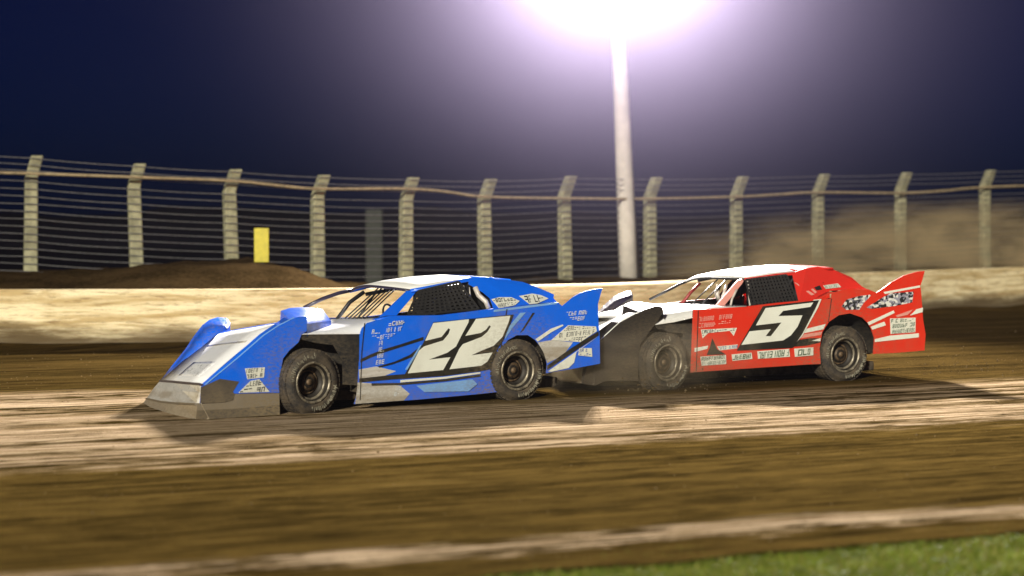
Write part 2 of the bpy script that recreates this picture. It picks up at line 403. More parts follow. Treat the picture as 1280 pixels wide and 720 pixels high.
def race_car(name, origin, rz, D, label):
    root = empty(name, (origin[0], origin[1], 0), rz)
    tag(root, label, 'race car', 'late model race cars sliding through the turn')
    Y = 1.0
    main, roofm, deckm, hoodm, fend = D['main'], D['roof'], D['deckm'], D['hoodm'], D['fendm']
    # ---- left door panel with everything painted on it
    b = MB(); b.plate(D['door'], Y, .012, main)
    for k, (mat, pts) in enumerate(D['door_marks']):
        mark(b, mat, pts, Y+.0025+.0012*(k % 9), k+len(D['door']))
    b.build('door_panel', root)
    b = MB()
    lay = .0025+.0012*10
    for mat, pts in D['number']:
        b.plate(pts, Y+lay, .0015, mat); lay += .0025
    b.build('race_number', root)
    b = MB(); b.plate(D['quarter'], Y, .012, main)
    for k, (mat, pts) in enumerate(D['quarter_marks']):
        mark(b, mat, pts, Y+.0025+.0012*(k % 9), k+50)
    b.build('quarter_panel', root)
    # right side: same panels mirrored
    roll = D['roll']
    b = MB(); b.plate([(x, z-roll*2) for x, z in D['door']], -Y, -.012, main); b.build('door_panel', root)
    b = MB(); b.plate([(x, z-roll*2) for x, z in D['quarter']], -Y, -.012, main); b.build('quarter_panel', root)
    b = MB()
    for sg in (1, -1): b.plate([(x, z-(roll*2 if sg < 0 else 0)-.004) for x, z in D['door']], sg*(Y-.016), sg*.004, 'black')
    b.plate([(x, z-2*roll*.85-.01) for x, z in D['sail']], (lambda x, z: -max(.60, .95-(z+2*roll*.85-1.04)*.95)+.018), -.004, 'black')
    b.build('inner_liner', root)
    # ---- front fender, near side: outer plate, swept ramp, hump
    F = D['fender']
    b = MB(); b.plate(F['side'], Y, .012, fend)
    for k, (mat, pts) in enumerate(F['marks']): mark(b, mat, pts, Y+.0025+.0012*k, k+90)
    ro, ri_ = F['ramp_out'], F['ramp_in']
    b.grid([ro, ri_], F['ramp_mat'], False)
    b.grid([[(x, y+.0, z+.001) for x, y, z in ro], [(x, y-.014, z+.008) for x, y, z in ro]], F['lip_glint_mat'], True)  # pale strip paints a highlight along the fender edge
    hi = F['hump_in']; ho = F['hump_out']
    n = len(hi)
    b.grid([ho, hi], fend, True)
    # inner side and front of the hump
    b.grid([hi, [(x, y, min(z, F['zb'])) for x, y, z in hi]], fend, False)
    b.poly3([ho[-1], hi[-1], (hi[-1][0], hi[-1][1], F['zb']), (ho[-1][0], ho[-1][1], F['zb'])], fend)
    b.poly3([ho[0], hi[0], (hi[0][0]+.02, hi[0][1], F['zb']), (ho[0][0]+.02, ho[0][1]-.03, F['zb'])], fend)
    b.build('front_fender', root)
    # ---- far fender
    F2 = D['far_fender']
    b = MB(); b.grid([F2['out'], F2['in']], F2['mat'], True)
    b.grid([F2['out'], [(x, y-.01, max(.12, z-.55)) for x, y, z in F2['out']]], fend, False)
    b.grid([F2['in'], [(x, y, max(.12, z-.3)) for x, y, z in F2['in']]], fend, False)
    b.build('front_fender', root, solid=.01)
    # ---- hood
    b = MB(); hf, hr = D['hood_front'], D['hood_rear']
    rows = []
    for i in range(9):
        t = i/8; row = []
        for j in range(len(hf)):
            p = [lerp(hf[j][k], hr[j][k], t) for k in range(3)]
            p[2] += .02*math.sin(math.pi*t); row.append(tuple(p))
        rows.append(row)
    b.grid(rows, hoodm, True)
    b.grid([hr, [(x-.03, y, z+.015) for x, y, z in hr], [(x-.06, y, z-.04) for x, y, z in hr]], D['hood_edge'], True)
    def hp(u, w, up=.004):
        i = min(7, int(u*8)); p = []
        n_ = len(hf)-1; j = min(n_-1, int(w*n_)); f = w*n_-j
        for k in range(3):
            q0 = lerp(hf[j][k], hf[j+1][k], f); q1 = lerp(hr[j][k], hr[j+1][k], f); p.append(lerp(q0, q1, u))
        p[2] += .02*math.sin(math.pi*u)+up; return tuple(p)
    for (u0, u1, w0, w1, mat, up) in D['hood_marks']:
        b.grid([[hp(lerp(u0, u1, i/6), lerp(w0, w1, j/6), up) for j in range(7)] for i in range(7)], mat, True)
    b.build('hood', root, solid=.006)
    # ---- nose
    b = MB(); b.grid(D['nose_rows'][:3], D['nosem'], False); b.grid(D['nose_rows'][2:], D['lipm'], False)
    for ri2, mt, dzz in ((0, D['nose_trim'], .012), (2, 'nose_dark', .010)):
        rw2 = D['nose_rows'][ri2]
        b.grid([[(x+.012, y, z+dzz) for x, y, z in rw2], [(x+.016, y, z-dzz) for x, y, z in rw2]], mt, False)
    b.build('nose', root, solid=.012)
    if D.get('nose_side'):
        b = MB()
        for mat, pts in D['nose_side']: b.plate(pts, Y-.004, .02, mat)
        b.build('side_valance', root)
    # ---- deck between hood and windscreen
    b = MB(); b.grid(D['cowl'], deckm, True); b.build('cowl', root, solid=.008)
    # ---- dark inner panels round the front wheel
    b = MB(); fx0, fx1 = D['door_front'], D['well_front']
    zt = D['well_top']
    b.plate([(fx0, .24), (fx1, .24), (fx1, .62), (fx1-.25, zt), (fx0, zt)], .74, .01, 'black')
    b.add([(fx0, Y-.004, .2), (fx0, .74, .2), (fx0, .74, zt), (fx0, Y-.004, zt-.02)], [(0, 1, 2, 3)], 'black')
    b.plate([(fx0, zt-.30), (fx0+.19, zt-.30), (fx0+.19, .30), (fx0, .28)], Y-.02, .008, 'black')
    b.plate([(fx0, zt-.3), (fx0, zt), (1.42, zt), (1.36, zt-.05), (1.2, zt-.09), (1.0, zt-.12), (fx0+.19, zt-.3)], Y-.02, .008, 'black')
    b.add([(fx1, Y-.02, .25), (fx1, .74, .25), (fx1, .74, .72), (fx1, Y-.02, .72)], [(0, 1, 2, 3)], 'black')
    b.build('wheel_well', root)
    b = MB(); b.plate([(fx0, .24-2*roll), (fx1, .24-2*roll), (fx1, .62-2*roll), (fx0, zt-2*roll)], -.74, -.01, 'black')
    b.build('wheel_well', root)
    # rear wheel house
    rw = D['rear_x']
    arc = [(rw+.52*math.cos(a), .34+.52*math.sin(a)) for a in [math.pi*k/12 for k in range(13)]]
    for ys, dz in ((1, 0), (-1, -2*roll)):
        b = MB()
        b.grid([[(x, ys*(Y-.014), z+dz) for x, z in arc], [(x, ys*.62, z+dz) for x, z in arc]], 'black', True)
        b.add([(rw-.52, ys*.62, .2), (rw+.52, ys*.62, .2)]+[(x, ys*.62, z+dz) for x, z in arc], [tuple(range(15))], 'black')
        b.build('wheel_house', root)
    # ---- underbody
    b = MB(); b.box((-2.05, -.72, .10), (2.1, .72, .22), 'under')
    b.box((D['rear_x']-.12, -.8, .28), (D['rear_x']+.12, .8, .40), 'under')
    b.box((1.2, -.78, .24), (1.38, .78, .36), 'under')
    b.box((-2.1, -.6, .3), (-1.6, .6, .62), 'under')
    b.box((.45, -.45, .22), (1.9, .45, .62), 'under')
    b.build('underbody', root, bevel=.02)
    # ---- roof
    rows = []
    for (x0, x1, x2, zn, zc, zf) in D['roof_sec']:
        row = []
        for j in range(13):
            u = j/12*2-1           # -1 far .. +1 near
            y = .63*u; zz = zc*(1-u*u)+(zn if u > 0 else zf)*u*u
            x = x1+(x2-x1)*u*u if u > 0 else x1+(x0-x1)*u*u
            row.append((x, y, zz))
        rows.append(row)
    b = MB()
    nsplit = D['roof_split']
    b.grid(rows[:nsplit+1], 'white', True); b.grid(rows[nsplit:], roofm, True)
    # rolled edges
    near = [r[-1] for r in rows]; far = [r[0] for r in rows]
    b.grid([near, [(x, y+.02, z-.035) for x, y, z in near]], D['roof_edge'], True)
    b.grid([far, [(x, y-.02, z-.035) for x, y, z in far]], D['roof_edge'], True)
    b.grid([rows[0], [(x+.01, y, z-.03) for x, y, z in rows[0]]], D['front_edge'], True)
    b.grid([[(x, y, z-.016) for x, y, z in r_[1:-1]] for r_ in rows[:]], 'black', True)
    b.build('roof', root, solid=.006)
    # ---- sail panels
    def ys(x, z): return max(.63, .95-(z-1.04)*.95)
    b = MB(); b.plate(D['sail'], ys, .012, roofm)
    for k, (mat, pts) in enumerate(D['sail_marks']): mark(b, mat, pts, (lambda x, z, k=k: ys(x, z)+.016+.0015*k), k+70)
    b.build('sail_panel', root)
    b = MB(); b.plate([(x, z-2*roll*.85) for x, z in D['sail']], (lambda x, z: -max(.60, .95-(z+2*roll*.85-1.04)*.95)), -.012, roofm)
    b.build('sail_panel', root)
    # shoulder shelf joining door top / sail foot
    b = MB(); b.grid([D['belt'], [(x, y-.10, z+.004) for x, y, z in D['belt']]], D['belt_mat'], True); b.build('body_shoulder', root, solid=.01)
    # ---- rear deck, rear panel, spoiler
    zr = D['deck_z']; xr = D['rear_end']
    b = MB(); b.grid([[(-1.0, .95, zr), (-1.0, 0, zr-roll+.01), (-1.0, -.97, zr-2*roll)], [(xr+.03, .985, zr+.03), (xr+.03, 0, zr-roll+.04), (xr+.03, -.985, zr-2*roll+.03)]], 'matte_black', False)
    b.build('rear_deck', root, solid=.008)
    b = MB(); b.grid([[(xr+.02, .985, zr+.02), (xr+.02, -.985, zr-2*roll+.02)], [(xr+.03, .985, .45), (xr+.03, -.985, .45-2*roll)]], 'black', False)
    b.build('rear_panel', root, solid=.01)
    b = MB(); b.grid([[(xr+.10, .975, zr+.03), (xr+.10, -.975, zr-2*roll+.03)], [(xr+.01, .975, zr+.07), (xr+.01, -.975, zr-2*roll+.07)]], D['spoiler'], False)
    b.build('rear_spoiler', root, solid=.006)
    b = MB(); b.tube([(xr+.05, .8, .5), (xr-.06, .75, .46), (xr-.06, -.75, .36), (xr+.05, -.8, .34)], .028, 'tube', 10)
    b.build('rear_bumper', root)
    # ---- pillars and cage
    b = MB(); b.plate(D['pillar'], (lambda x, z: .72-.10*(z-1)/.3), .03, D['pillar_mat']); b.build('windscreen_pillar', root)
    rw_ = D['cage']
    for k, (mat, r_, pts) in enumerate(rw_['front']):
        b = MB(); b.tube(pts, r_, mat); b.build('windscreen_pillar' if k == 0 else 'windscreen_bar', root)
    b = MB()
    zn = D['roof_sec'][0]
    nb = D['screen_bars']
    for (p, q) in nb: b.tube([p, q], .008, 'tube', 6)
    b.build('rock_screen', root)
    b = MB()
    xt, zt_ = D['hoop']
    for yy, dz in ((.60, 0), (-.60, -2*roll*.8)):
        b.tube([(D['roof_sec'][0][2]-.08, yy*.97, D['roof_sec'][0][3]-.05+dz*.6), (xt, yy, zt_+dz*.6)], .022, 'tube')
        b.tube([(xt, yy, zt_+dz*.6), (xt-.02, yy*1.2, .25)], .022, 'tube')
        b.tube([(xt, yy, zt_+dz*.6), (-1.85, yy*1.05, 1.0+dz)], .02, 'tube')
        b.tube([(.35, yy*1.2, .92+dz), (.40, yy*1.2, .25)], .022, 'tube')
        b.tube([(.38, yy*1.35, .62+dz), (xt, yy*1.35, .62+dz)], .022, 'tube')
        b.tube([(.36, yy*1.3, .84+dz), (xt, yy*1.3, .88+dz)], .022, 'tube')
    b.tube([(xt, .6, zt_), (xt, -.6, zt_-roll)], .022, 'tube'); b.tube([(xt, .6, zt_-.05), (xt-.1, -.65, .5)], .02, 'tube')
    b.tube([(.34, .72, .93), (.34, -.72, .93-2*roll)], .02, 'tube')
    b.build('roll_cage', root)
    # interior tub, seat, steering wheel
    b = MB(); b.grid([[(.30, .90, .90), (.30, -.9, .80)], [(.1, .9, .72), (.1, -.9, .66)], [(-.2, .88, .55), (-.2, -.88, .5)], [(-.95, .88, .55), (-.95, -.88, .5)], [(-1.15, .9, 1.0), (-1.15, -.9, .9)]], 'black', False)
    b.build('interior_tub', root, solid=.008)
    b = MB(); b.grid([[(-1.16, .86, .96), (-1.16, -.86, .88)], [(-1.10, .62, D['hoop'][1]-.02), (-1.10, -.62, D['hoop'][1]-.02-roll)]], 'black', False); b.build('firewall', root, solid=.006)
    for r_, pts in D['pale_strokes']: b = MB(); b.tube(pts, r_, 'tube_pale', 8); b.build('pale_cockpit_stroke', root)  # pale tubes added for the bright strokes in the cockpit, no known part
    b = MB()
    for i in range(1): pass
    sx = -.72
    prof = [(sx-.06, 1.14), (sx+.02, 1.15), (sx+.06, .95), (sx+.10, .72), (sx+.45, .66), (sx+.46, .60), (sx+.02, .60), (sx-.08, .85)]
    b.plate(prof, .42, .42, 'seat')
    for yy in (.42, -.02): b.plate([(sx-.06, 1.16), (sx+.16, 1.14), (sx+.14, .92), (sx+.2, .80), (sx+.46, .76), (sx+.46, .60), (sx-.04, .62)], yy+.02, .04, 'seat')
    b.build('seat', root, bevel=.012)
    b = MB(); cx, cy, cz = -.12, .2, .93
    b.tube([(cx+.05*math.sin(a), cy+.17*math.cos(a), cz+.17*math.sin(a)) for a in [2*math.pi*k/20 for k in range(20)]], .012, 'tube', 6, True)
    b.tube([(cx, cy-.16, cz), (cx, cy+.16, cz)], .01, 'tube', 6); b.tube([(cx, cy, cz), (.3, cy, .85)], .018, 'tube')
    b.build('steering_wheel', root)
    # ---- window net
    b = MB()
    (ax, az), (bx, bz), (cx_, cz_), (dx_, dz_) = D['net']    # front top, rear top, rear bottom, front bottom
    def np_(u, w):
        x0, z0 = lerp(ax, bx, u), lerp(az, bz, u); x1, z1 = lerp(dx_, cx_, u), lerp(dz_, cz_, u)
        x, z = lerp(x0, x1, w), lerp(z0, z1, w); return x, z
    def ny(z): return .70+(1.28-z)*.45
    def strip(u0, w0, u1, w1, hw):
        p = np_(u0, w0); q = np_(u1, w1); d = Vector((q[0]-p[0], q[1]-p[1])).normalized(); nx, nz = -d.y*hw, d.x*hw
        vs = [(p[0]+nx, ny(p[1]), p[1]+nz), (p[0]-nx, ny(p[1]), p[1]-nz), (q[0]-nx, ny(q[1]), q[1]-nz), (q[0]+nx, ny(q[1]), q[1]+nz)]
        b.add(vs, [(0, 1, 2, 3)], 'net')
    n1, n2 = 13, 8
    for i in range(n1+1): strip(i/n1, 0, i/n1, 1, .014)
    for j in range(n2+1): strip(0, j/n2, 1, j/n2, .012)
    b.build('window_net', root, solid=.002)
    for o_ in D.get('extra', []): o_(root)
    # ---- wheels
    build_wheel(root, D['front_x'], 1, .345, .28, D['steer'], seed=1)
    build_wheel(root, D['front_x'], -1, .345, .28, D['steer'], seed=2)
    build_wheel(root, D['rear_x'], 1, .348, .32, 0, seed=3, yo=1.035)
    build_wheel(root, D['rear_x']+.02, -1, .355, .32, 0, seed=4, yo=1.035)
    return root

# ============ blue car data (metres in the car's own frame: x forward, y left, z up)
BL = dict(main='blue', roof='blue_roof', deckm='white_b', hoodm='white_b', fendm='blue', nosem='nose', nose_trim='purple_dark', lipm='nose_lip', roll=.055,
    door=[(0.69,0.83),(0.701,0.512),(0.722,0.203),(0.761,0.084),(-0.025,0.089),(-0.814,0.109),(-1.036,0.119),(-1.014,0.229),(-1.015,0.373),(-1.036,0.508),(-1.089,0.605),(-1.174,1.054),(-0.962,1.046),(-0.33,0.997),(0.31,1.008),(0.486,0.978),(0.603,0.948),(0.661,0.898)],
    quarter=[(-1.174,1.054),(-1.089,0.605),(-1.185,0.701),(-1.302,0.751),(-1.453,0.746),(-1.551,0.687),(-1.649,0.583),(-1.699,0.489),(-1.714,0.397),(-1.704,0.301),(-2.069,0.335),(-2.452,0.378),(-2.447,0.673),(-2.428,0.889),(-2.422,1.076),(-2.458,1.187),(-2.486,1.258),(-2.405,1.255),(-2.28,1.237),(-2.168,1.208),(-2.078,1.168),(-2.012,1.123),(-1.923,1.065),(-1.879,1.094),(-1.846,1.109),(-1.453,1.078)],
    door_marks=[
      ('nose', [(0.706,0.452),(0.498,0.477),(0.253,0.414),(0.401,0.368),(0.702,0.352)]),
      ('nose', [(0.721,0.315),(0.42,0.282),(0.204,0.254),(0.085,0.16),(0.155,0.09),(0.751,0.085)]),
      ('black_stripe', [(0.687,0.563),(0.566,0.61),(0.419,0.656),(0.202,0.704),(-0.087,0.776),(-0.087,0.741),(0.183,0.677),(0.4,0.624),(0.566,0.575),(0.689,0.528)]),
      ('black_stripe', [(0.478,0.476),(0.272,0.519),(0.084,0.585),(-0.047,0.672),(0.004,0.578),(0.173,0.524),(0.302,0.49),(0.459,0.462)]),
      ('black_stripe', [(0.702,0.357),(0.342,0.374),(0.154,0.378),(-0.339,0.369),(-0.815,0.409),(-1.046,0.435),(-1.02,0.391),(-0.815,0.364),(-0.339,0.333),(0.342,0.326),(0.707,0.314)]),
      ('number', [(0.204,0.315),(-0.35,0.324),(-0.815,0.356),(-0.815,0.338),(-0.35,0.302),(0.204,0.289)]),
      ('black_stripe', [(0.557,0.298),(0.194,0.284),(-0.35,0.297),(-0.815,0.329),(-0.815,0.306),(-0.35,0.275),(0.194,0.262),(0.557,0.272)]),
      ('lightblue', [(0.005,0.244),(-0.71,0.28),(-0.773,0.223),(-0.658,0.148),(-0.096,0.169)]),
      ('decal_blue', [(0.33,0.969),(0.127,0.973),(0.222,0.822),(0.36,0.766),(0.438,0.821)]),
      ('decal_blue', [(0.565,0.886),(0.409,0.872),(0.399,0.759),(0.546,0.773)]),
      ('decal_blue', [(0.458,0.761),(0.409,0.751),(0.4,0.559),(0.341,0.496),(0.517,0.495),(0.498,0.572)]),
      ('decal_blue', [(0.263,0.248),(0.184,0.262),(0.144,0.181),(0.263,0.135),(0.323,0.147)]),
      ('black', [(0.642,0.949),(0.629,0.952),(0.667,0.64),(0.688,0.123),(0.698,0.124),(0.677,0.64)]),
      ('black', [(-1.161,1.051),(-1.172,1.051),(-1.089,0.614),(-1.078,0.614)]),
      ('lightblue', [(0.144,0.426),(-0.027,0.664),(-0.047,0.69),(-0.062,0.689),(0.104,0.424)]),
    ],
    number=[
      ('black_stripe', [(-0.067,0.689),(-0.208,0.932),(-0.68,0.958),(-0.732,0.959),(-1.249,0.988),(-1.206,0.89),(-1.115,0.712),(-1.025,0.598),(-0.941,0.413),(-0.825,0.386),(-0.36,0.354),(0.174,0.344),(0.084,0.476)]),
      ('number', [(-0.206,0.924),(-0.662,0.953),(-0.655,0.917),(-0.56,0.768),(-0.494,0.655),(-0.381,0.59),(-0.147,0.524),(-0.422,0.539),(-0.329,0.401),(0.116,0.385),(-0.026,0.629),(-0.087,0.671),(-0.33,0.728),(-0.401,0.8),(-0.419,0.849),(-0.397,0.86),(-0.366,0.828),(-0.31,0.768),(-0.102,0.732)]),
      ('number', [(-0.753,0.954),(-1.204,0.976),(-1.181,0.904),(-1.099,0.74),(-0.983,0.645),(-0.815,0.593),(-0.69,0.549),(-0.968,0.57),(-0.899,0.469),(-0.82,0.427),(-0.409,0.406),(-0.535,0.627),(-0.581,0.678),(-0.825,0.75),(-0.899,0.801),(-0.946,0.862),(-0.925,0.877),(-0.883,0.829),(-0.815,0.795),(-0.614,0.769)])],
    quarter_marks=[
      ('nose', [(-1.66,0.546),(-1.583,0.659),(-1.78,0.679),(-2.068,0.64),(-1.935,0.498),(-1.714,0.415)]),
      ('black_stripe', [(-1.512,0.999),(-1.545,0.998),(-1.388,0.802),(-1.345,0.777)]),
      ('lightblue', [(-1.345,1.004),(-1.42,1.006),(-1.238,0.835),(-1.142,0.711),(-1.163,0.819)]),
      ('number', [(-1.55,0.696),(-1.758,0.808),(-1.923,0.853),(-1.934,0.839),(-1.769,0.771),(-1.583,0.668)]),
      ('decal_blue', [(-1.956,1.005),(-2.269,1.019),(-2.269,0.977),(-2.213,0.886),(-2.034,0.892)]),
      ('decal', [(-1.998,0.842),(-2.389,0.815),(-2.4,0.759),(-2.169,0.641),(-1.764,0.679)]),
      ('black_stripe', [(-2.423,0.758),(-2.428,0.711),(-2.068,0.529),(-1.709,0.342),(-1.709,0.388),(-2.024,0.568)]),
      ('number', [(-2.406,0.693),(-2.113,0.527),(-2.08,0.408),(-2.002,0.347),(-1.758,0.314),(-1.72,0.323)]),
      ('decal_fine', [(-2.153,0.572),(-2.327,0.566),(-2.334,0.463),(-2.136,0.489)]),
      ('lightblue', [(-0.994,1.046),(-1.846,1.114),(-1.846,1.091),(-0.994,1.023)]),
    ],
    fender=dict(
      side=[(2.507,0.362),(2.419,0.394),(2.118,0.624),(1.811,0.857),(1.647,0.951),(1.463,1.03),(1.314,1.046),(1.32,0.886),(1.38,0.854),(1.418,0.771),(1.523,0.691),(1.594,0.61),(1.627,0.468),(1.642,0.251),(2.147,0.269),(2.165,0.212),(2.262,0.184),(2.525,0.191)],
      marks=[('nose_dark', [(2.516,0.354),(2.305,0.43),(2.092,0.391),(2.164,0.287),(2.147,0.269),(2.165,0.204),(2.262,0.184),(2.525,0.191)]),
             ('decal', [(2.029,0.524),(1.804,0.527),(1.816,0.421),(2.003,0.411)]),
             ('decal', [(2.104,0.275),(1.967,0.393),(1.868,0.405),(1.754,0.268)])],
      ramp_out=[(2.472,1.0,0.368),(2.118,1.0,0.624),(1.811,1.0,0.857),(1.647,1.0,0.951),(1.463,1.0,1.03)],
      ramp_in=[(2.486,0.95,0.381),(2.132,0.93,0.636),(1.829,0.92,0.865),(1.637,0.88,0.966),(1.433,0.7,1.027)],
      ramp_mat='blue', lip_glint_mat='lightblue',
      hump_out=[(1.518,1.0,1.01),(1.463,1.0,1.03),(1.407,1.0,1.041),(1.314,1.0,1.046),(1.32,1.0,0.962)],
      hump_in=[(1.387,0.5,1.08),(1.286,0.5,1.108),(1.131,0.5,1.114),(0.891,0.5,1.084),(0.785,0.5,0.954)], zb=.83),
    far_fender=dict(mat='blue', out=[(2.172,-1.0,0.247),(2.038,-1.0,0.404),(1.868,-1.0,0.596),(1.766,-1.0,0.738),(1.668,-1.0,0.853),(1.58,-1.0,0.914),(1.482,-1.0,0.939),(1.374,-1.0,0.926),(1.33,-1.0,0.87)],
                    **{'in': [(2.211,-0.85,0.261),(2.101,-0.72,0.382),(1.955,-0.68,0.512),(1.843,-0.65,0.608),(1.728,-0.65,0.694),(1.651,-0.65,0.745),(1.603,-0.65,0.77),(1.544,-0.65,0.804),(1.505,-0.65,0.83)]}),
    hood_front=[(2.218,-0.88,0.259),(2.296,-0.3,0.299),(2.39,0.3,0.338),(2.486,0.95,0.381)], hood_rear=[(1.631,-0.65,0.771),(1.616,-0.15,0.842),(1.61,0.35,0.904),(1.628,0.88,0.966)], hood_edge='blue',
    hood_marks=[(.10, .34, .3, .8, 'decal_hood', .002), (.66, .70, .15, .9, 'nose', .003)],
    nose_rows=[[(2.218,-0.88,0.259),(2.296,-0.3,0.299),(2.39,0.3,0.338),(2.487,0.93,0.38),(2.466,0.985,0.367)],
               [(2.286,-0.9,0.18),(2.361,-0.3,0.215),(2.426,0.3,0.251),(2.509,0.95,0.292),(2.486,0.99,0.27)],
               [(2.36,-0.93,0.065),(2.435,-0.3,0.088),(2.49,0.3,0.127),(2.544,0.96,0.18),(2.506,0.995,0.181)],
               [(2.416,-0.95,-0.014),(2.526,-0.35,-0.011),(2.582,0.3,0.0),(2.553,0.98,0.027),(2.42,0.995,0.02)]],
    nose_side=[('valance', [(2.552,0.184),(2.271,0.181),(2.165,0.208),(2.147,0.265),(1.638,0.246),(1.636,0.124),(2.085,0.112),(2.552,0.118)]), ('nose_dark', [(2.552,0.118),(2.085,0.112),(1.636,0.124),(1.634,0.011),(1.816,0.001),(2.422,0.016),(2.561,0.029)])],
    cowl=None,
    door_front=.70, well_front=1.66, well_top=.845, rear_x=-1.30, front_x=1.30, steer=R(9),
    roof_sec=[(-.03, .02, -.13, 1.285, 1.315, 1.235), (-.30, -.27, -.38, 1.32, 1.365, 1.29), (-.60, -.58, -.62, 1.355, 1.398, 1.325), (-.93, -.93, -.93, 1.398, 1.412, 1.335),
              (-1.2, -1.2, -1.2, 1.393, 1.40, 1.335), (-1.42, -1.45, -1.45, 1.37, 1.375, 1.31)],
    roof_split=3, roof_edge='blue_roof', front_edge='purple_dark',
    sail=[p for p in [(-0.894,1.383),(-1.021,1.397),(-1.322,1.379),(-1.594,1.339)]]+[p for p in [(-1.726,1.288),(-1.847,1.234),(-1.936,1.191)]]+[p for p in [(-1.903,1.151),(-1.931,1.085),(-1.498,1.078),(-1.037,1.041)]]+[p for p in [(-1.053,1.166),(-1.0,1.231),(-0.863,1.325)]],
    sail_marks=[('decal', [(-1.054,1.159),(-1.171,1.179),(-1.332,1.175),(-1.419,1.132),(-1.332,1.089),(-1.097,1.058)]), ('decal', [(-1.44,1.186),(-1.636,1.209),(-1.746,1.188),(-1.823,1.15),(-1.636,1.099),(-1.527,1.093)])],
    belt=[(0.484,0.995,0.978),(0.307,0.995,1.007),(-0.333,0.995,0.997),(-0.965,0.995,1.046),(-1.456,0.995,1.078),(-1.882,0.995,1.099)], belt_mat='blue',
    deck_z=.98, rear_end=-2.43, spoiler='matte_black',
    pillar=[(-0.095,1.265),(-0.238,1.293),(-0.136,1.193),(0.117,0.982),(0.327,0.971)], pillar_mat='blue',
    cage=dict(front=[('purple_dark', .022, [(0.527,-0.72,1.039),(0.3,-0.7,1.137),(0.113,-0.66,1.199),(-0.045,-0.62,1.234)]),
                     ('tube', .024, [(-0.036,-0.3,1.223),(0.14,-0.32,1.106),(0.306,-0.34,0.898)]),
                     ('tube', .012, [(-0.044,0.0,1.242),(0.121,0.02,1.056),(0.223,0.02,0.922)])]),
    screen_bars=[((-.02, y, 1.28), (.42, y*1.1+.02, .95)) for y in (.08, .16, .24, .32, .40, .48)],
    hoop=(-.88, 1.33), pale_strokes=[(.018, [(-0.794,0.66,1.312),(-0.797,0.68,1.232),(-0.816,0.72,1.07)]), (.03, [(-0.933,0.7,1.293),(-0.952,0.74,1.203),(-1.023,0.78,1.13),(-1.041,0.82,1.054)]), (.014, [(-0.908,0.6,1.29),(-0.918,0.62,1.154)])],
    net=[(-0.191,1.267),(-0.737,1.359),(-0.915,1.052),(0.012,1.007)],
)
BL['cowl'] = [[(1.60, 1.0-.02, .80), (1.56, .72, .80), (1.6, 0, .78), (1.62, -.66, .745), (1.62, -.97, .60)],
              [(1.36, .995, .855), (1.30, .72, .86), (1.3, 0, .83), (1.3, -.66, .78), (1.3, -.97, .70)],
              [(1.0, .995, .845), (1.0, .72, .885), (1.0, 0, .87), (1.0, -.66, .82), (1.0, -.97, .73)],
              [(.68, .995, .835), (.66, .74, .925), (.66, 0, .905), (.66, -.68, .85), (.66, -.97, .76)],
              [(.55, .99, .94), (.45, .76, .965), (.40, 0, .94), (.38, -.70, .872), (.38, -.97, .82)],
              [(.10, .99, 1.0), (.08, .78, 1.0), (.22, .0, .95), (.15, -.70, .88), (.1, -.97, .86)]]

